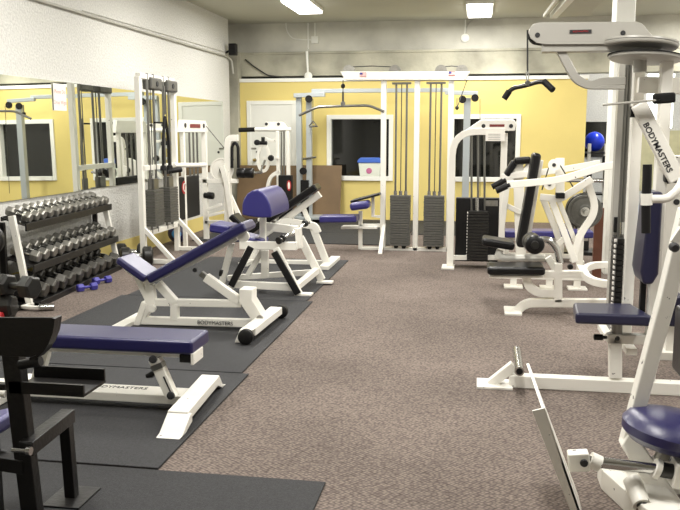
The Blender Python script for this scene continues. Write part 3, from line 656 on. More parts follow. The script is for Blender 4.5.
# ================================================================ plate loaded press (L), Y = 7.8
Y = 8.0
lm = thing('plate_loaded_press', 'white lever press machine with tilted black back pad and grey plates', 'exercise machine', base(555, 265, Y))
def arm(pts, Yp, **k): return ibar(lm, [at(px, py, Y=Yp) for px, py in pts], **k)
arm([(507, 185), (560, 180), (605, 166), (618, 165)], 7.75, w=.045, h=.065, fil=.1, name='lever_arm')
arm([(502, 177), (560, 170), (600, 163)], 8.3, w=.045, h=.06, fil=.1, name='lever_arm')
for a, b, Yp in (((496, 191), (510, 184.5), 7.75), ((492, 187), (506, 179.5), 8.3)): MB().cyl(at(*a, Y=Yp), at(*b, Y=Yp), .03, n=14).build('grip', M['rubber'], lm)
pad(at(536.5, 153, Y=8.0), at(520, 246, Y=8.0), .26, .082, lm, 'black', r=.03, name='back_pad')
arm([(541, 160), (526, 250)], 8.05, w=.04, h=.045)
for px, py in ((554, 165), (549.5, 184)):
    MB().lathe(at(px, py, Y=7.9), (0, -1, 0), [(0, .055), (.01, .045), (.02, .045), (.03, .055)], n=24).build('pulley', M['white'], lm)
    MB().lathe(at(px, py, Y=7.87), (0, -1, 0), [(0, .018), (.006, .018)], n=12).build('pulley_bolt', M['ink'], lm)
MB().cyl(at(560, 165, Y=7.9), at(576, 192, Y=7.9), .006, n=6).build('cable', M['cable'], lm)
MB().cyl(at(548.5, 168, Y=7.9), at(542, 190, Y=7.9), .006, n=6).build('cable', M['cable'], lm)
arm([(560, 158), (560, 196)], 8.0, w=.045, h=.08, name='upright')
arm([(540, 197), (560, 199), (592, 179)], 7.9, w=.045, h=.065, fil=.05)
MB().box(at(560, 195.5, Y=7.86), (.08, .1, .05)).build('rubber_bumper', M['rubber'], lm, bev=.006)
arm([(588, 184), (597, 210), (578, 237), (573, 262)], 7.95, w=.045, h=.065, fil=.12, name='curved_frame')
arm([(551, 199), (564, 232), (575, 262)], 7.9, w=.045, h=.06, name='leg')
arm([(558, 199), (577, 246)], 8.05, w=.04, h=.045, name='leg')
arm([(543, 199), (556, 230), (562, 250), (556, 262)], 8.2, w=.045, h=.06, fil=.15, name='leg')
# base: flat frame on floor behind the leg machine
zb = .05
p1 = at(490, 258, Y=8.05); p2 = at(583, 262, Y=8.05)
ibar(lm, [V((at(492, 258, Y=8.1).x, 8.1, .12)), V((at(585, 258, Y=8.1).x, 8.1, .12))], .07, .06, name='base_rail')
for px in (514, 550, 578):
    x = at(px, 262, Y=8.1).x; MB().span((x-.03, 8.07, .02), (x+.03, 8.13, .12)).build('foot', M['white'], lm); MB().span((x-.09, 8.02, 0), (x+.09, 8.18, .02)).build('foot_plate', M['white'], lm, bev=.004)
# front handle tower with black forearm pad
arm([(518, 164), (520, 228), (521, 255)], 8.35, w=.07, h=.1, name='upright')
arm([(507, 186), (502, 226), (500, 256)], 8.3, w=.06, h=.055, name='upright')
arm([(505, 205), (522, 213)], 8.32, w=.05, h=.05)
pad(at(514, 161, Y=8.35), at(531, 160, Y=8.35), .2, .07, lm, 'black', r=.025, name='forearm_pad')
pad(at(515, 161, Y=8.35), at(506, 176, Y=8.35), .16, .07, lm, 'black', r=.025, name='forearm_pad')
arm([(522, 176), (530, 163)], 8.35, w=.12, h=.05)
arm([(557, 245), (566, 237)], 8.0, w=.05, h=.05)
# plates on the horn
ph = at(583, 210, Y=8.45)
MB().cyl(ph+V((0, .12, 0)), ph+V((0, -.32, 0)), .025).build('plate_horn', M['chrome'], lm)
MB().bar(ph+V((0, .1, 0)), V((ph.x, 8.55, .15)), .06, .06).build('horn_post', M['white'], lm)
ibar(lm, [V((ph.x, 8.55, .15)), V((ph.x, 8.12, .12))], .06, .06, N=XV)
def plate(c, axis, r, label, grp, m='dark', th=.04):
    c = V(c); a = V(axis).normalized()
    t = thing('weight_plate', label, 'weight plate', c, grp)
    MB().lathe(c, a, [(-th*.5, .03), (-th*.5, r*.36), (-th*.3, r*.42), (-th*.3, r*.84), (-th*.5, r*.87), (-th*.5, r*.98), (-th*.35, r), (th*.35, r), (th*.5, r*.98), (th*.5, r*.87), (th*.3, r*.84), (th*.3, r*.42), (th*.5, r*.36), (th*.5, .03)], n=40).build('disc', M[m], t)
    MB().lathe(c, a, [(-th*.55, .027), (-th*.55, .045), (th*.55, .045), (th*.55, .027)], n=20).build('hub', M['chrome'], t)
    return t
plate(ph+V((0, -.16, 0)), (0, 1, 0), .165, 'round grey weight plate nearest on the press machine horn', 'weight plates on the press machine', 'stack')
plate(ph+V((0, -.09, 0)), (0, 1, 0), .175, 'second dark weight plate behind the nearest one on the press horn', 'weight plates on the press machine')
plate(ph+V((0, .02, 0)), (0, 1, 0), .17, 'rearmost dark weight plate on the press machine horn', 'weight plates on the press machine')
q = at(604, 176, Y=8.8)
rs = thing('plate_rack', 'dark plate storage rack behind the press machine arms', 'rack', (q.x-.35, 10.6, 0))
xr = at(588, 200, Y=10.6).x
MB().span((xr-.03, 10.57, 0), (xr+.03, 10.63, 1.05)).build('post', M['bsteel'], rs)
MB().span((xr-.3, 10.4, 0), (xr+.3, 10.8, .04)).build('base', M['bsteel'], rs)
MB().cyl((xr-.28, 10.52, .92), (xr+.4, 10.52, .92), .025).build('peg', M['chrome'], rs)
MB().cyl((xr-.28, 10.52, .5), (xr+.25, 10.52, .5), .025).build('peg', M['chrome'], rs)
for i, (dx, z, r) in enumerate(((-.2, .5, .2), (-.13, .5, .2), (.2, .92, .18), (.27, .92, .18), (.34, .92, .15))):
    plate((xr+dx, 10.52, z), (1, .25, 0) if False else (1, 0, 0), r, ['dark plate low on the storage rack, outermost left', 'dark plate low on the storage rack, next to the post', 'dark plate high on the storage rack, closest to the post', 'dark plate high on the storage rack, in the middle', 'smaller dark plate high on the storage rack, outermost right'][i], 'plates on the storage rack')
# brown board by the white column
wbd = thing('wooden_stand', 'narrow reddish-brown wooden board standing beside the white column', 'stand', base(600, 260, 9.1))
q = at(595.5, 200, Y=8.7); r = at(604, 208, Y=8.7)
MB().span((q.x, 8.68, 0), (r.x, 8.74, r.z)).build('board', M['wood'], wbd, bev=.004)
MB().span((q.x-.14, 8.6, 0), (q.x, 8.85, .03)).build('foot', M['wood'], wbd, bev=.004)

# ================================================================ seated leg curl (K), Y = 6.95
Y = 6.95
km = thing('leg_curl_machine', 'white leg curl machine with black seat pads and chrome bent arm', 'exercise machine', base(540, 315, Y))
def ka(pts, Yp=Y, **k): return ibar(km, [at(px, py, Y=Yp) for px, py in pts], **k)
pad(at(487, 268, Y=Y), at(544, 268.5, Y=Y), .32, .068, km, 'black', r=.025, name='seat')
pad(at(482, 240, Y=Y+.25), at(514, 245, Y=Y+.25), .28, .068, km, 'black', r=.025, name='thigh_pad')
ka([(489, 274.5), (543, 275)], w=.2, h=.02, name='seat_plate')
roller(at(535, 245, Y=Y-.22), at(531, 241, Y=Y+.32), .078, km)
MB().lathe(at(535, 245, Y=Y-.225), (0, -1, 0), [(0, .035), (.012, .03)], n=16).build('roller_cap', M['dark'], km)
MB().sweep([at(535, 240, Y=Y), at(549, 239, Y=Y), at(557, 248, Y=Y), at(560, 263, Y=Y)], .028, n=12, fil=.1).build('bent_arm', M['chrome'], km)
ka([(558, 263), (558, 302)], w=.07, h=.065, name='post')
ka([(544, 274), (586, 274)], w=.07, h=.06)
ka([(508, 315.5), (513, 315), (525, 303), (540, 302.5), (608, 303)], w=.07, h=.07, fil=.12, name='curved_base_tube')
MB().span((at(504, 317, Y=Y).x, Y-.15, 0), (at(521, 317, Y=Y).x, Y+.15, .02)).build('foot_plate', M['white'], km, bev=.004)
xk = at(606, 302, Y=Y).x; MB().span((xk-.04, Y-.03, 0), (xk+.04, Y+.03, .1)).build('rear_foot', M['white'], km, bev=.004)
ka([(526, 276), (528, 286), (538, 292.5), (556, 293)], w=.07, h=.07, fil=.12, name='curved_tube')
ka([(548, 257), (556, 270)], Y+.12, w=.06, h=.06)
MB().lathe(at(570, 266.5, Y=Y-.05), (0, -1, 0), [(0, .01), (.02, .025), (.04, .02)], n=12).build('adjust_knob', M['rubber'], km)
MB().sweep([at(500, 250, Y=Y+.2), at(498, 256, Y=Y+.2), at(505, 258, Y=Y+.2), at(545, 258, Y=Y+.2)], .03, n=8).build('pad_support', M['white'], km)
zr = at(585, 274, Y=Y).z
MB().sweep([at(584, 272, Y=Y), at(586, 268, Z=zr), at(596, 264.5, Z=zr), at(628, 266, Z=zr)], .06, .05, N=ZV, fil=.12).build('loop_frame', M['white'], km, bev=.005)
MB().sweep([at(584, 272, Y=Y), at(588, 279, Z=zr), at(600, 283.5, Z=zr), at(632, 286, Z=zr)], .06, .05, N=ZV, fil=.12).build('loop_frame', M['white'], km, bev=.005)

# ================================================================ lat pulldown / chest press tower (N), Y = 4.85
Y = 4.85
nm = thing('lat_pulldown_machine', 'large white pulldown tower with blue seat and long overhead arm on the right', 'exercise machine', base(640, 388, Y))
def na(pts, Yp=Y, **k): return ibar(nm, [at(px, py, Y=Yp) for px, py in pts], **k)
xa = at(492, 381, Y=Y).x; xb = at(720, 381, Y=Y).x
MB().span((xa+.1, Y-.04, 0.0), (xb, Y+.04, .075)).build('base_rail', M['white_worn'], nm, bev=.006)
MB().span((xa-.09, Y-.09, 0), (xa+.12, Y+.09, .015)).build('foot_plate', M['white_worn'], nm, bev=.003)
na([(490, 384), (514, 365)], w=.06, h=.055, name='foot_brace')
MB().cyl(at(519.5, 371.5, Y=4.62), at(516.5, 350, Y=5.1), .027, n=20).build('foot_bar', M['chrome'], nm)
c0 = at(519.5, 371.5, Y=4.62); MB().lathe(c0, (0, -1, 0), [(0, .019), (.002, .019)], n=16).build('foot_bar_end', M['rubber'], nm)
na([(615, 377), (615, 333)], w=.07, h=.07, m='white_worn', name='seat_post')
na([(607, 338), (655, 339)], w=.07, h=.055, m='white_worn')
MB().lathe(at(607, 337.5, Y=Y-.05), (-1, 0, 0), [(0, .008), (.02, .01), (.025, .018), (.07, .018), (.075, .01)], n=14).build('pull_pin', M['rubber'], nm)
MB().lathe(at(617.5, 338.5, Y=Y-.035), (0, -1, 0), [(0, .014), (.006, .012)], n=12).build('bolt', M['ink'], nm)
MB().cyl(at(617, 338, Y=Y), at(617, 316, Y=Y), .03, n=18).build('seat_tube', M['rod'], nm)
z1 = .49; z0 = .425; xs0 = at(573, 305, Y=Y).x; xs1 = at(652, 312, Y=Y-.1).x
MB().prism([(xs0, Y-.14, z0), (xs0+.02, Y+.17, z0), (xs1-.06, Y+.2, z0), (xs1, Y-.14, z0)], (0, 0, z1-z0)).build('seat', M['navy'], nm, bev=.018, seg=4)
# uprights
px1 = at(633.5, 200, Y=Y+.2).x
MB().span((px1-.03, Y+.2, .26), (px1+.03, Y+.28, 2.0)).build('post', M['white'], nm, bev=.006)
px2 = at(622, 120, Y=5.35).x
MB().span((px2-.036, 5.31, .28), (px2+.036, 5.39, 2.0)).build('post', M['grey'], nm, bev=.006)  # shaded side of the tower, painted darker than the white post
for px in (624.5, 628): MB().cyl(V((at(px, 120, Y=5.2).x, 5.2, .4)), V((at(px, 120, Y=5.2).x, 5.2, 1.9)), .011, n=8).build('guide_rod', M['rod'], nm)
MB().span((px2-.08, 5.1, .24), (px1+.04, 5.4, .28)).build('stack_base', M['white'], nm, bev=.004)
MB().span((px1-.03, Y+.0, .22), (px1+.03, 5.4, .26)).build('stack_support', M['white'], nm, bev=.004)
q = at(611.5, 296, Y=5.2); r = at(629, 232, Y=5.2); stack((q.x+r.x)/2, 5.2, .28, r.z-.03, r.x-q.x, .2, 18, nm, m='dark', pins=-1)
MB().cyl(at(622, 234, Y=5.2), at(622, 222, Y=5.2), .018, n=10).build('selector_stem', M['chrome'], nm)
q = at(613, 232, Y=5.3); r = at(630, 217, Y=5.3); MB().span((q.x, 5.27, q.z), (r.x, 5.3, r.z)).build('stack_shroud', M['rubber'], nm, bev=.004)
# overhead arm (two cheek plates on a beam)
prof = [at(*a, Y=Y) for a in ((540, 23.5), (555, 23.5), (634, 23), (640, 25), (652, 39), (652, 45), (545, 45.5), (536, 44), (530, 39.5), (528, 34), (530, 28), (534, 25))]
for dy in (-.06, .045): MB().prism([p+V((0, dy, 0)) for p in prof], (0, .014, 0)).build('cheek_plate', M['grey'], nm, bev=.002)
na([(542, 46), (660, 44)], w=.09, h=.075, m='grey', name='overhead_beam')
MB().lathe(at(537.5, 35, Y=Y)+V((0, -.045, 0)), (0, 1, 0), [(0, .05), (.03, .04), (.06, .04), (.09, .05)], n=24).build('pulley', M['rubber'], nm)
for px, py in ((537.5, 35), (623, 33)): MB().lathe(at(px, py, Y=Y-.06), (0, -1, 0), [(0, .014), (.006, .012)], n=14).build('bolt', M['ink'], nm)
q = at(569.5, 33.5, Y=Y-.062); r = at(591.5, 29.5, Y=Y-.062); MB().span((q.x, Y-.065, q.z), (r.x, Y-.0605, r.z)).build('brand_plate', M['ink'], nm)
lettering('BODYMASTERS', V(((q.x+r.x)/2, Y-.066, (q.z+r.z)/2)), FRONT, .012, M['red'], nm, depth=.0004)
# curved tube under the arm
MB().sweep([at(560, 50, Y=Y), at(566, 62, Y=Y), at(576, 80, Y=Y), at(590, 86, Y=Y), at(600, 82, Y=Y), at(625, 81, Y=Y)], .055, .045, fil=.08).build('curved_tube', M['grey'], nm, bev=.004)
MB().prism([at(592, 89, Y=Y-.04), at(602, 85.5, Y=Y-.04), at(625, 85, Y=Y-.04), at(625, 89, Y=Y-.04)], (0, .08, 0)).build('gusset', M['grey'], nm, bev=.003)
na([(638, 85), (700, 86)], Y+.1, w=.06, h=.09, m='white', name='cross_beam')
# double swivel discs
def tdisc(c, r, th, name, m, tilt=-.07, seg=48):
    ax = V((0.06, -math.sin(tilt), math.cos(tilt)))
    return MB().lathe(c, ax, [(0, r*.93), (th*.15, r*.98), (th*.4, r), (th*.6, r), (th*.62, r*.95), (th*.66, r*.95), (th*.7, r), (th, r*.99)], n=seg).build(name, M[m], nm)
tdisc(at(639, 48.5, Y=Y), .205, .035, 'swivel_disc', 'grey')
tdisc(at(645, 60.5, Y=Y-.02), .195, .022, 'swivel_disc', 'grey')
MB().cyl(at(640, 72, Y=Y), at(640, 38, Y=Y), .036).build('swivel_shaft', M['grey'], nm)
c = at(645, 56.8, Y=Y-.02); MB().lathe(c, (0.06, math.sin(.07), math.cos(.07)), [(0, .198), (.006, .198)], n=48).build('disc_gap', M['rubber'], nm)
# diagonal press arm with lettering
A0 = at(638, 104, Y=Y-.1); A1 = at(677, 180, Y=Y-.1)
MB().bar(A0, A1, .06, .085).build('press_arm', M['white'], nm, bev=.008)
tdir = (A1-A0).normalized(); mid = A0*.45+A1*.55; nrm = V((0, -1, 0))
up = nrm.cross(tdir)
lettering('BODYMASTERS', mid+V((0, -.032, 0))-up*.018, rotm(tdir, up), .044, M['ink'], nm, depth=.0008, off_=.0008)
MB().lathe(at(630, 112, Y=Y-.08), (1, 0, 0), [(0, .03), (.04, .03)], n=14).build('pivot_cap', M['rubber'], nm)
na([(603, 105), (640, 101.5), (660, 100)], Y-.2, w=.05, h=.012, m='grey', name='side_handle')
pad(at(653, 99, Y=Y-.2), at(675, 97.5, Y=Y-.2), .05, .055, nm, 'rubber', r=.012, name='side_grip')
# front press handle
MB().cyl(at(647.5, 164.5, Y=Y-.35), at(646.5, 196, Y=Y-.35), .024, n=16).build('grip', M['rubber'], nm)
MB().cyl(at(646, 203, Y=Y-.35), at(646, 233, Y=Y-.35), .024, n=16).build('grip', M['rubber'], nm)
MB().cyl(at(646.5, 193.5, Y=Y-.35), at(646.5, 205, Y=Y-.35), .03, n=16).build('collar', M['white'], nm)
MB().sweep([at(646.5, 199, Y=Y-.35), at(668, 199, Y=Y-.35), at(678, 190, Y=Y-.35), at(684, 176, Y=Y-.3)], .022, n=12, fil=.06).build('handle_arm', M['white'], nm)
pad(at(664, 178, Y=Y-.05), at(680, 178, Y=Y-.05), .08, .05, nm, 'rubber', r=.012, name='rubber_stop')
pad(at(664, 180, Y=5.1), at(672, 178, Y=5.1), .08, .05, nm, 'rubber', r=.012, name='rubber_stop')
# back pad
bx0 = at(640, 200, Y=Y-.1).x; zt = at(650, 192, Y=Y-.15).z; zb = at(650, 285, Y=Y-.15).z
xl = at(646, 240, Y=Y-.15).x; xh = at(661, 240, Y=Y-.15).x
MB().prism([(xl+.01, Y-.15, zt), (xh+.0, Y-.15, zt), (xh, Y-.15, zb+.06), (xh-.03, Y-.15, zb), (xl+.0, Y-.15, zb), (xl-.02, Y-.15, zb+.07)], (0, .28, 0)).build('back_pad', M['navy'], nm, bev=.018, seg=4)
MB().span((xh-.02, Y-.03, .08), (xh+.04, Y+.05, 1.9)).build('pad_post', M['white'], nm, bev=.005)
MB().span((xl+.02, Y+.02, .43), (xl+.05, Y+.06, zb+.05)).build('pad_strut', M['rubber'], nm)
# right-hand lower seat of the neighbour
sm = thing('seated_machine', 'white seated machine mostly cut off by the right picture edge', 'exercise machine', base(690, 340, 5.6))
MB().box(at(668, 297, Y=5.7), (.14, .35, .08)).build('seat', M['navy'], sm, bev=.018, seg=4)
MB().box(at(672, 312, Y=5.75)+V((.0, 0, 0)), (.1, .3, .14)).build('front_pad', M['navy'], sm, bev=.018, seg=4)
x = at(672, 300, Y=5.7).x; MB().span((x-.03, 5.66, .0), (x+.03, 5.73, at(672, 300, Y=5.7).z)).build('post', M['white'], sm)
MB().span((x-.1, 5.6, 0), (x+.9, 5.78, .05)).build('base_rail', M['white'], sm)
x2 = at(690, 200, Y=5.7).x; MB().span((x2-.18, 5.85, .05), (x2+.4, 5.95, 1.35)).build('side_shroud', M['white'], sm, bev=.01)
MB().lathe(V((x2-.05, 5.85, at(677, 202, Y=5.85).z)), (0, -1, 0), [(0, .02), (.006, .02)], n=14).build('bolt', M['ink'], sm)
# front short pull bar
pb = thing('pulldown_bar', 'short bent black pull bar hanging from the overhead arm', 'bar', at(527, 85, Y=Y))
MB().cyl(at(527.5, 30, Y=Y-.0), at(527.5, 72, Y=Y), .005, n=6).build('cable', M['cable'], pb)
MB().sweep([at(527.5, 70, Y=Y), at(526, 76, Y=Y), at(527.5, 83, Y=Y), at(529, 76, Y=Y), at(527.5, 70, Y=Y)], .004, n=6).build('carabiner', M['chrome'], pb)
MB().lathe(at(527.5, 84, Y=Y), (0, 0, 1), [(-.01, .016), (.01, .016), (.02, .006)], n=12).build('swivel', M['rod'], pb)
path = [at(504, 99, Y=Y), at(511, 88.5, Y=Y), at(526, 85.5, Y=Y), at(543, 80.5, Y=Y), at(553, 90, Y=Y-.05)]
MB().sweep(path, .0125, n=12, fil=.04).build('bar', M['dark'], pb)
MB().sweep([path[0]*1.0, path[0].lerp(path[1], .75)], .018, n=12).build('grip', M['rubber'], pb)
MB().sweep([path[3].lerp(path[4], .1), path[4]], .018, n=12).build('grip', M['rubber'], pb)

# ================================================================ leg press (O), front right
Y = 3.45
om = thing('leg_press_machine', 'scuffed white seated leg press in the right foreground with a round blue seat', 'exercise machine', base(640, 470, Y))
def oa(pts, Yp=Y, **k): return ibar(om, [at(px, py, Y=Yp) for px, py in pts], **k)
MB().prism([at(621, 448, Y=Y-.04), at(637, 444, Y=Y-.04), at(677, 300, Y=Y-.04), at(697, 215, Y=Y-.04), at(682, 208, Y=Y-.04), at(660, 300, Y=Y-.04)], (0, .08, 0)).build('tilted_column', M['white_worn'], om, bev=.008)
MB().prism([at(621, 446, Y=Y-.06), at(633, 430, Y=Y-.06), at(693, 520, Y=Y-.2), at(672, 530, Y=Y-.2)], (0, .07, 0)).build('front_strut', M['white_worn'], om, bev=.006)
# base frame on the floor
P0 = at(600, 464, Z=.09); P1 = at(684, 464, Z=.09)
MB().span((P0.x, P0.y-.06, 0), (P1.x+.5, P0.y+.06, .09)).build('base_rail', M['white_worn'], om, bev=.006)
MB().prism([(P0.x, P0.y-.06, 0), (P0.x+.2, P0.y-.06, 0), (P0.x+.42, P0.y-1.0, 0), (P0.x+.3, P0.y-1.0, 0)], (0, 0, .09)).build('base_leg', M['white_worn'], om, bev=.006)
MB().span((P0.x+.62, P0.y-1.0, 0), (P0.x+.74, P0.y-.06, .09)).build('base_leg', M['white_worn'], om, bev=.006)
MB().cyl(at(632, 480, Y=Y-.2), at(642, 505, Y=Y-.3), .035).build('pivot_tube', M['white_worn'], om)
MB().cyl(at(642, 504, Y=Y-.3), at(642.5, 506, Y=Y-.305), .022).build('tube_end', M['ink'], om)
# chrome shaft and bracket
MB().cyl(at(588, 461, Y=Y-.25), at(660, 469.5, Y=Y-.25), .022, n=20).build('shaft', M['chrome'], om)
MB().cyl(at(590, 459.5, Y=Y-.25), at(600, 464, Y=Y-.25), .032, n=16).build('shaft_collar', M['white_worn'], om)
MB().cyl(at(654, 468, Y=Y-.25), at(659, 470, Y=Y-.25), .04, n=16).build('shaft_collar', M['white_worn'], om)
MB().cyl(at(659, 469, Y=Y-.25), at(674, 472, Y=Y-.25), .03, n=16).build('shaft_socket', M['dark'], om)
MB().bar(at(672, 472, Y=Y-.25), at(700, 478, Y=Y-.25), .09, .1).build('push_block', M['white_worn'], om, bev=.006)
MB().bar(at(568, 461, Y=Y-.25), at(589, 460, Y=Y-.25), .06, .075).build('bracket', M['white_worn'], om, bev=.006)
MB().lathe(at(584, 463, Y=Y-.29), (0, -1, 0), [(0, .016), (.008, .014)], n=12).build('bracket_bolt', M['ink'], om)
# foot plate: tall tilted plate seen almost edge on, with a side flange
pl = [at(529, 363, Y=Y-.02), at(570, 470, Y=Y-.22), at(585, 515, Y=Y-.32)]
e0 = at(529, 363, Y=Y+.05); e1 = at(572, 473, Y=Y-.16); e2 = at(586, 515, Y=Y-.25)
f0 = at(531, 411, Y=Y-.45); f1 = at(569, 515, Y=Y-.62)
MB().prism([at(529, 363, Y=Y), at(586, 515, Y=Y), at(582, 515, Y=Y-.36)+V((0,0,0)), at(545, 408, Y=Y-.36)], (-.012, 0, -.003)).build('foot_plate', M['white_worn'], om, bev=.002)
MB().prism([at(545, 408, Y=Y-.36), at(532, 411, Y=Y-.36), at(572, 515, Y=Y-.36), at(582, 515, Y=Y-.36)], (0, .01, 0)).build('plate_flange', M['white_worn'], om, bev=.002)
# round seat, joint and shroud
sc = at(663, 431, Y=Y-.1)
MB().lathe(sc+V((.03, 0, -.045)), (.13, 0, 1), [(-.01, .12), (.0, .165), (.03, .195), (.065, .198), (.095, .175), (.113, .12), (.12, 0)], n=40).build('seat', M['blue'], om)
MB().cyl(sc+V((.0, 0, -.12)), sc+V((.02, 0, -.04)), .03).build('seat_stem', M['iron'], om)
MB().bar(sc+V((-.03, 0, -.14)), sc+V((.3, 0, -.14)), .06, .05).build('seat_support', M['white_worn'], om, bev=.005)
MB().lathe(at(672, 246, Y=Y-.1), (0, -1, 0), [(0, .012), (.02, .018), (.05, .018), (.06, .012)], n=16).build('joint_knob', M['ink'], om)
MB().bar(at(673, 243, Y=Y-.08), at(683, 228, Y=Y-.08), .03, .03).build('joint_link', M['white_worn'], om, bev=.004)
MB().box(at(693, 345, Y=Y+.2), (.1, .3, .3)).build('back_pad', M['black'], om, bev=.02, seg=4)

# ================================================================ preacher curl bench (S), Y = 7.6
Y = 7.6
pm = thing('preacher_curl_bench', 'white preacher curl bench with a fat blue half-round arm pad and blue seat', 'bench', base(265, 285, Y))
prof = []
for i in range(15):
    a = math.pi*(i/14)
    prof.append((256.5-14.5*math.cos(a)+ (2 if i < 7 else 0), 208-18*math.sin(a)**.9))
prof = [(242, 215), (242, 205), (243.5, 199), (247, 194), (252, 190.5), (258, 190), (263, 193), (267, 198), (270, 205), (271.5, 212), (271, 217.5), (262, 218), (250, 216.5)]
MB().prism([at(px, py, Y=Y-.35) for px, py in prof], (0, .72, 0)).build('arm_pad', M['bluelt'], pm, bev=.012, seg=3)
def pa(pts, Yp=Y, **k): return ibar(pm, [at(px, py, Y=Yp) for px, py in pts], **k)
pa([(263, 217), (263, 244)], w=.045, h=.06, name='pad_post')
pa([(240, 245), (297, 246)], Y-.2, w=.05, h=.075, name='top_rail')
q = [at(213, 223, Y=Y), at(263, 236, Y=Y)]
pad(at(214, 226, Y=Y-.02), at(234, 229, Y=Y-.02), .3, .085, pm, 'bluelt', name='seat'); pad(at(240, 236, Y=Y-.02), at(265, 242, Y=Y-.02), .28, .07, pm, 'bluelt', name='seat_front')
pad(at(232, 230, Y=Y-.02), at(243, 236, Y=Y-.02), .26, .06, pm, 'blue', name='seat_joint')
for (a, b, Yp) in (((250, 248), (231, 288), Y-.28), ((276, 248), (301, 297), Y-.28)):
    pa([a, b], Yp, w=.045, h=.06, name='leg')
for (a, b) in (((251, 247), (231, 286)), ((274, 252), (298, 294))):
    pad(at(*a, Y=Y-.33), at(*b, Y=Y-.33), .03, .062, pm, 'rubber', r=.006, name='leg_cover')
pa([(229, 288), (227, 289)], Y-.28, w=.1, h=.03, name='foot')
p = at(304, 297.5, Y=Y-.28); MB().box((p.x, Y-.28, .02), (.16, .1, .02)).build('foot', M['white'], pm, bev=.003)
pa([(230, 284), (294, 287)], Y-.25, w=.045, h=.07, name='lower_rail')
pa([(265, 250), (265, 277)], Y, w=.045, h=.07, name='center_post')
pa([(263, 250), (248, 275)], Y+.05, w=.05, h=.05)
pa([(232, 243), (221, 286)], Y+.1, w=.04, h=.06, name='leg')
pa([(300, 237), (322, 280)], Y+.35, w=.045, h=.075, name='leg')
p = at(325, 280.5, Y=Y+.35); MB().box((p.x, Y+.35, .024), (.16, .1, .02)).build('foot', M['white'], pm, bev=.003)
a = at(296, 287, Y=Y-.25); b = at(317, 270, Y=Y+.35); MB().bar(a, b, .06, .06, N=XV).build('side_rail', M['white'], pm, bev=.005)
pa([(228, 278), (315, 272)], Y+.33, w=.05, h=.055, name='rear_rail')
pa([(263, 226), (298, 230)], Y+.2, w=.07, h=.08)
pa([(298, 228), (300, 248)], Y-.1, w=.1, h=.05)
eb = thing('curl_bar', 'zigzag chrome curl bar resting on the preacher bench rack', 'bar', at(294, 236, Y=Y-.2))
e_ = [(279, 244, -.28), (285, 241, -.2), (288, 238, -.13), (292, 238.5, -.06), (296, 233, .03), (300, 233, .1), (303, 228, .18), (309, 226, .28)]
MB().sweep([at(px, py-3.5, Y=Y+dy) for px, py, dy in e_], .016, n=10, fil=.03).build('bar', M['chrome'], eb)
for (px, py, dy) in ((279, 244, -.28), (283, 242, -.22), (305, 227, .22)): 
    c = at(px, py-3.5, Y=Y+dy); MB().lathe(c, (.3, .6, .1), [(-.012, .034), (.012, .034)], n=14).build('collar', M['dark'], eb)

# incline bench behind the preacher (long black pad)
Y = 9.1
im = thing('incline_bench', 'white incline bench with a long black pad behind the blue preacher pad', 'bench', base(292, 268, Y))
pad(at(250, 232, Y=Y), at(318, 186, Y=Y), .28, .075, im, 'black', name='back_pad')
ibar(im, [at(262, 236, Y=Y), at(320, 194, Y=Y)], .07, .075)
ibar(im, [at(303, 207, Y=Y), at(313, 231, Y=Y)], .05, .05, name='support_strut')
pad(at(233, 215, Y=Y), at(243, 224, Y=Y), .26, .07, im, 'black', name='seat')
ibar(im, [at(277, 226, Y=Y-.1), at(284, 221, Y=Y-.1), at(315, 226, Y=Y-.1), at(318, 233, Y=Y-.1)], .07, .08, fil=.1)
ibar(im, [at(314, 230, Y=Y-.1), at(328, 266, Y=Y-.1)], .06, .075, name='leg')
ibar(im, [at(262, 236, Y=Y), at(250, 264, Y=Y)], .06, .07, name='leg')
ibar(im, [at(246, 262, Y=Y), at(326, 263, Y=Y)], .06, .06, name='lower_rail')
for px, L in ((330, .75), (250, .6)):
    p = at(px, 264, Y=Y); MB().box((p.x, Y, .035), (.11, L, .045)).build('foot', M['white'], im, bev=.006)

# ================================================================ adjustable decline bench (R), Y = 5.9
Y = 5.95
rm = thing('decline_bench', 'white inclined bench with long blue back pad and small black wheels', 'bench', base(200, 328, Y))
def ra(pts, Yp=Y, **k): return ibar(rm, [at(px, py, Y=Yp) for px, py in pts], **k)
pad(at(154, 277, Y=Y), at(250, 224, Y=Y), .29, .075, rm, 'blue', r=.022, name='back_pad')
pad(at(124, 257, Y=Y), at(152, 277, Y=Y), .29, .06, rm, 'blue', r=.022, name='seat')
ra([(128, 265), (146, 279)], w=.1, h=.03)
ra([(146, 282), (190, 262), (237, 236)], w=.06, h=.06, name='pad_rail')
MB().lathe(at(244, 236, Y=Y-.04), (0, -1, 0), [(0, .045), (.03, .045)], n=16).build('round_plate', M['white'], rm)
ra([(150, 284), (152, 302), (140, 320)], w=.06, h=.07)
ra([(158, 283), (176, 303)], w=.06, h=.06)
ra([(148, 302), (242, 303.5)], w=.055, h=.055, name='upper_rail')
ra([(138, 320), (258, 323)], w=.055, h=.06, name='lower_rail')
ra([(146, 302), (139, 322), (134, 325)], w=.07, h=.05)
ra([(175, 303), (175, 320)], w=.06, h=.06)
ra([(127, 268), (137, 276), (150, 303)], w=.05, h=.04)
MB().lathe(at(153, 308, Y=Y-.05), (0, -1, 0), [(0, .03), (.03, .03)], n=14).build('bolt_cap', M['white'], rm)
ra([(243, 290), (254, 322)], w=.09, h=.09, name='end_post') if False else None
MB().prism([at(239, 289, Y=Y-.07), at(252, 290, Y=Y-.07), at(252, 300, Y=Y-.07), at(263, 318, Y=Y-.07), at(254, 324, Y=Y-.07), at(239, 302, Y=Y-.07)], (0, .14, 0)).build('end_post', M['white'], rm, bev=.006)
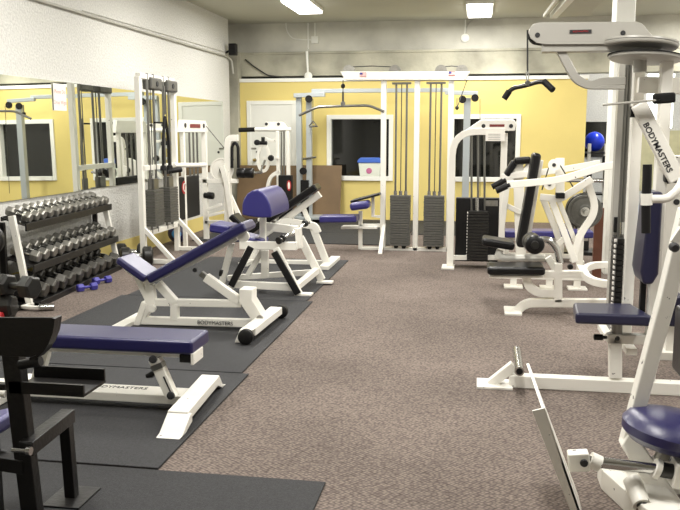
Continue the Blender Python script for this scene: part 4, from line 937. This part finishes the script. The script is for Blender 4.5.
MB().box(at(245.5, 289, Y=Y), (.07, .07, .012)).build('post_cap', M['rubber'], rm)
ra([(201, 273), (208, 279)], w=.04, h=.045, m='rod', name='telescope_tube'); ra([(206, 277), (240, 301)], w=.06, h=.065, name='telescope_sleeve')
MB().lathe(at(195, 270, Y=Y-.035), (0, -1, 0), [(0, .018), (.012, .016)], n=12).build('bolt', M['ink'], rm)
MB().lathe(at(220, 276, Y=Y), (.3, 0, 1), [(0, .01), (.03, .016), (.05, .014)], n=12).build('pull_pin', M['rubber'], rm)
MB().lathe(at(260, 319, Y=Y-.07), (0, -1, 0), [(0, .03), (.012, .026)], n=14).build('bolt', M['iron'], rm)
fa = at(249, 334, Y=5.57); fb = at(276, 313, Y=6.3); fa.z = .085; fb.z = .085; fb.x = fa.x+.02
MB().bar(fa, fb, .1, .06, N=XV).build('wheel_foot', M['white'], rm, bev=.006)
MB().prism([fa+V((-.09, -.06, -.07)), fa+V((-.03, -.06, -.07)), fa+V((.05, -.06, .03)), fa+V((-.05, -.06, .03))], (0, .1, 0)).build('foot_tab', M['white'], rm, bev=.004)
for q_, s_ in ((fa+V((.0, -.08, -.02)), 1), (fb+V((.03, .04, -.02)), 1)):
    MB().lathe(V((q_.x, q_.y, .068)), (0, -1, 0), [(-.03, .04), (-.02, .055), (.02, .055), (.03, .04)], n=24).build('wheel', M['rubber'], rm)
p = at(130, 326, Y=Y); MB().box((p.x, Y, .03), (.1, .5, .035)).build('foot', M['white'], rm, bev=.005)
q = at(215, 321, Y=Y-.036); lettering('BODYMASTERS', V((q.x, Y-.037, at(215, 322, Y=Y).z)), FRONT, .042, M['ink'], rm)

# ================================================================ flat bench (Q), Y = 4.0
Y = 4.12
qm = thing('flat_bench', 'long blue flat bench on a white T-shaped frame in the left foreground', 'bench', base(150, 420, Y))
x0 = at(14, 345, Y=Y).x; x1 = at(201, 341, Y=Y).x
pad(V((x0, Y, .385)), V((x1, Y, .385)), .28, .075, qm, 'blue', r=.018, name='pad')
MB().span((x0+.1, Y-.06, .31), (x1-.02, Y+.06, .347)).build('pad_frame', M['white'], qm, bev=.004)
MB().span((x1-.075, Y-.13, .305), (x1-.012, Y-.08, .347)).build('rubber_block', M['rubber'], qm)
MB().span((x1-.012, Y-.135, .295), (x1+.004, Y+.02, .355)).build('end_plate', M['white'], qm, bev=.003)
a = at(155, 358, Y=Y-.1); b = at(173, 403, Y=Y-.1)
MB().bar(a, V((b.x, Y-.1, .1)), .05, .062).build('telescope_leg', M['white'], qm, bev=.005)
s_ = a.lerp(V((b.x, Y-.1, .1)), .3); d_ = (V((b.x, Y-.1, .1))-a).normalized()
MB().bar(a+d_*.03+V((0, -.002, 0)), a+d_*.06+V((0, -.002, 0)), .053, .066).build('steel_collar', M['rod'], qm)
MB().bar(a+d_*.1+V((.015, -.026, 0)), a+d_*.2+V((.015, -.026, 0)), .003, .008).build('slot', M['ink'], qm)
for q_ in (a+d_*.0, V((b.x, Y-.1, .12))): MB().lathe(q_+V((0, -.025, 0)), (0, -1, 0), [(0, .022), (.012, .02), (.014, .01)], n=16).build('bolt', M['ink'], qm)
MB().lathe(a+d_*.09+V((-.03, 0, 0)), (-1, 0, -.35), [(0, .01), (.02, .012), (.025, .018), (.06, .012)], n=12).build('pull_pin', M['rubber'], qm)
xr0 = at(0, 400, Y=Y).x-.15; xf = at(193, 405, Y=Y).x
MB().span((xr0, Y-.075, .05), (xf, Y+.075, .1)).build('base_rail', M['white_worn'], qm, bev=.006)
lettering('BODYMASTERS', V((at(117, 387, Y=Y).x, Y+.02, .1005)), rotm((1, 0, 0), (0, 1, 0)), .05, M['ink'], qm)
n0 = at(184, 425, Z=.08); n1 = at(226, 380, Z=.08)
MB().prism([(xf-.02, 3.80, .05), (xf+.09, 3.80, .05), (xf+.05, 4.44, .05), (xf-.06, 4.44, .05)], (0, 0, .055)).build('cross_foot', M['white_worn'], qm, bev=.006)
MB().prism([(xf-.03, 3.66, .013), (xf-.03, 3.71, .02), (xf-.02, 3.80, .095), (xf-.02, 3.82, .095), (xf-.02, 3.82, .05), (xf-.03, 3.75, .013)], (.125, 0, 0)).build('flared_tab', M['white_worn'], qm, bev=.003)
MB().prism([(xf-.06, 4.56, .013), (xf-.06, 4.50, .03), (xf-.06, 4.44, .1), (xf-.06, 4.41, .1), (xf-.06, 4.41, .05), (xf-.06, 4.49, .013)], (.11, 0, 0)).build('flared_tab', M['white_worn'], qm, bev=.003)
MB().bar(V((at(46, 352, Y=Y).x, Y, .31)), V((at(36, 390, Y=Y).x, Y, .08)), .05, .06).build('rear_leg', M['white'], qm, bev=.005)
MB().box((at(8, 400, Y=Y).x, Y, .04), (.1, .6, .045)).build('cross_foot', M['white'], qm, bev=.005)

# ================================================================ black preacher stand (P), front left
Y = 2.71
bm_ = thing('black_bench_stand', 'black steel bench stand with curved worn plate at the left front edge', 'exercise machine', base(30, 520, Y))
# curved saddle plate
prof = [(57, 317), (56.5, 322), (55, 331), (51, 341), (46, 349), (40, 355), (33, 357.5)]
m_ = MB(); front = [at(px, py, Y=Y-.1) for px, py in prof]
pp = [at(-20, 317.5, Y=Y-.1), at(56.5, 317.5, Y=Y-.1)]+front[1:]+[at(-20, 355, Y=Y-.1)]
m_.prism(pp, (0, .012, 0)); m_.build('saddle_plate', M['bsteel'], bm_, bev=.003)
MB().sweep([p+V((0, .0, 0)) for p in front], .05, .01).build('saddle_edge', M['bsteel'], bm_)
MB().bar(at(13, 350, Y=Y), at(34, 525, Y=Y), .05, .07).build('post', M['bsteel'], bm_, bev=.005)
MB().cyl(at(20, 365, Y=Y-.08), at(41, 361, Y=Y-.08), .018, n=16).build('peg', M['bsteel'], bm_)
# channel tray
t0 = at(20, 384, Y=Y+.05); t1 = at(85, 388, Y=Y+.05); 
zf = at(50, 395, Y=Y-.02).z
MB().span((t0.x, Y-.02, zf), (at(84, 390, Y=Y-.02).x, Y+.15, zf+.01)).build('tray_bottom', M['bsteel'], bm_)
MB().span((t0.x, Y-.025, zf), (at(84, 390, Y=Y-.02).x, Y-.015, zf+.045)).build('tray_lip', M['bsteel'], bm_)
MB().span((t0.x, Y+.15, zf), (at(104.5, 380, Y=Y+.15).x, Y+.16, zf+.055)).build('tray_lip', M['bsteel'], bm_)
# arm, leg and foot
MB().bar(at(26, 449, Y=Y-.06), at(69, 415, Y=Y+.28), .055, .055, N=ZV).build('arm', M['bsteel'], bm_, bev=.003)
lt = at(66, 424, Y=Y+.26); MB().bar(lt, V((lt.x+.01, Y+.26, .015)), .04, .045).build('leg', M['bsteel'], bm_, bev=.003)
MB().span((lt.x-.07, Y+.16, .0125), (lt.x+.09, Y+.36, .02)).build('foot_plate', M['bsteel'], bm_, bev=.002)
MB().cyl(at(12, 450, Y=Y-.09), at(30, 451, Y=Y-.09), .008).build('hinge_pin', M['chrome'], bm_)
MB().lathe(at(29, 451, Y=Y-.09), (1, 0, 0), [(-.008, .016), (.008, .016)], n=12).build('pin_head', M['chrome'], bm_)
MB().bar(at(-20, 458, Y=Y), at(27, 465, Y=Y), .06, .055).build('side_rail', M['bsteel'], bm_, bev=.004)
MB().bar(at(-20, 385, Y=Y+.03), at(22, 388, Y=Y+.03), .03, .03).build('side_rail', M['bsteel'], bm_, bev=.004)
MB().lathe(at(3, 394, Y=Y-.03), (1, 0, 0), [(-.03, .012), (.012, .014)], n=12).build('white_knob', M['white'], bm_)
pad(at(-30, 430, Y=Y+.1), at(9, 421, Y=Y+.1), .25, .06, bm_, 'bluelt', name='seat')
MB().bar(V((at(33, 525, Y=Y).x-.3, Y, .03)), V((at(33, 525, Y=Y).x+.06, Y, .03)), .07, .05).build('base_foot', M['bsteel'], bm_, bev=.004)
MB().bar(at(-12, 440, Y=Y), V((at(-12, 440, Y=Y).x, Y, .02)), .06, .06).build('post', M['bsteel'], bm_)
q = at(33, 525, Y=Y); MB().bar(q, V((q.x+.02, Y, .02)), .075, .075).build('lower_post', M['bsteel'], bm_)
rd = put('toy', at(-9, 316, Z=.04), (0, 0, 0), 'tiny red dumbbell end showing at the left edge above the black plate', None)
for ch in rd.children:
    ch.data = ch.data.copy(); ch.data.materials.clear(); ch.data.materials.append(M['red'])

# ================================================================ far room beyond the yellow wall
fr = thing('exercise_ball_rack', 'white rack holding a big blue ball in the room beyond the yellow wall', 'rack', (2.1, 16.6, 0))
q = at(594.5, 139, Y=16.6); q.z = 1.335
for px in (587.5, 603.5): 
    x = at(px, 150, Y=16.6).x; MB().span((x-.03, 16.3, 0), (x+.03, 16.36, 1.3)).build('post', M['white'], fr, bev=.005)
for z in (1.14, .35): MB().span((at(586, 150, Y=16.6).x, 16.3, z-.03), (at(612, 150, Y=16.6).x, 16.8, z)).build('shelf', M['bsteel'], fr)
ebl = MB().lathe((q.x, 16.6, q.z-.0), (0, 0, 1), [(-.19*math.cos(a*math.pi/16), .19*math.sin(a*math.pi/16)) for a in range(17)], n=32).build('exercise_ball', M['ball'])
tag(ebl, 'shiny blue exercise ball in the room beyond the yellow wall', 'ball')
fm = MB().span((1.95, YFAR-.03, 1.0), (2.95, YFAR-.001, 1.73)).build('wall_panel', M['glass'], smooth=False); tag(fm, 'dark glossy wall panel in the far room behind the blue ball', 'panel')
cr = thing('treadmill', 'dark exercise machine on the pale floor in the far room', 'exercise machine', (2.5, 15.6, 0))
MB().span((2.2, 15.2, .05), (2.7, 16.1, .2)).build('deck', M['rubber'], cr, bev=.02)
MB().bar((2.25, 15.3, .1), (2.2, 15.2, 1.0), .06, .06).build('upright', M['bsteel'], cr)
MB().bar((2.65, 15.3, .1), (2.6, 15.2, 1.0), .06, .06).build('upright', M['bsteel'], cr)
MB().span((2.15, 15.1, .95), (2.65, 15.25, 1.1)).build('console', M['rubber'], cr, bev=.02)

# ---------------------------------------------------------------- pieces that belong to a part go one level below it
SUB = {'bolt': ('top_cover',), 'brand_plate': ('top_cover',), 'round_logo': ('weight_cover',), 'logo_ring': ('weight_cover',), 'oval_logo': ('weight_cover',), 'logo_oval': ('weight_cover',),
       'printed_lines': ('instruction_plate',), 'sticker': ('stack_cover',), 'roller_cap': ('roller_pad',), 'diffuser': ('housing',), 'wheel': ('wheel_foot',), 'foot_tab': ('wheel_foot',),
       'flag_sticker': ('top_beam',), 'cam_hub': ('cam_disc',), 'pulley_bolt': ('pulley', 'pulley_housing'), 'post_cap': ('end_post',), 'light_patch': ('ball_skin',),
       'steel_collar': ('telescope_leg',), 'slot': ('telescope_leg',), 'foot_bar_end': ('foot_bar',), 'bracket_bolt': ('bracket',), 'pin_head': ('hinge_pin',), 'shaft_collar': ('shaft',),
       'flared_tab': ('cross_foot',), 'leg_cover': ('leg',), 'round_label': ('tub',), 'lettering': ('press_arm', 'sheet', 'base_rail', 'lower_rail'), 'door_knob': ('door_leaf',), 'deadbolt': ('door_leaf',),
       'door_plate': ('door_leaf',), 'tube_end': ('pivot_tube',), 'plate_flange': ('foot_plate',), 'bushing': ('weight_plate',) if False else (), 'disc_gap': ('swivel_disc',)}
def kind_of(o): return o.name.split('.')[0]
def centre(o):
    b = [V(c) for c in o.bound_box]; return sum(b, V((0, 0, 0)))/8
for root in [o for o in C.objects if o.parent is None and o.children]:
    kids = [c for c in root.children if c.type == 'MESH']
    for c in kids:
        want = SUB.get(kind_of(c))
        if not want: continue
        cand = [p for p in kids if kind_of(p) in want and p.parent is root]
        if cand:
            p = min(cand, key=lambda q: (centre(q)-centre(c)).length)
            if kind_of(c) == 'lettering' and (centre(p)-centre(c)).length > .6: continue
            c.parent = p
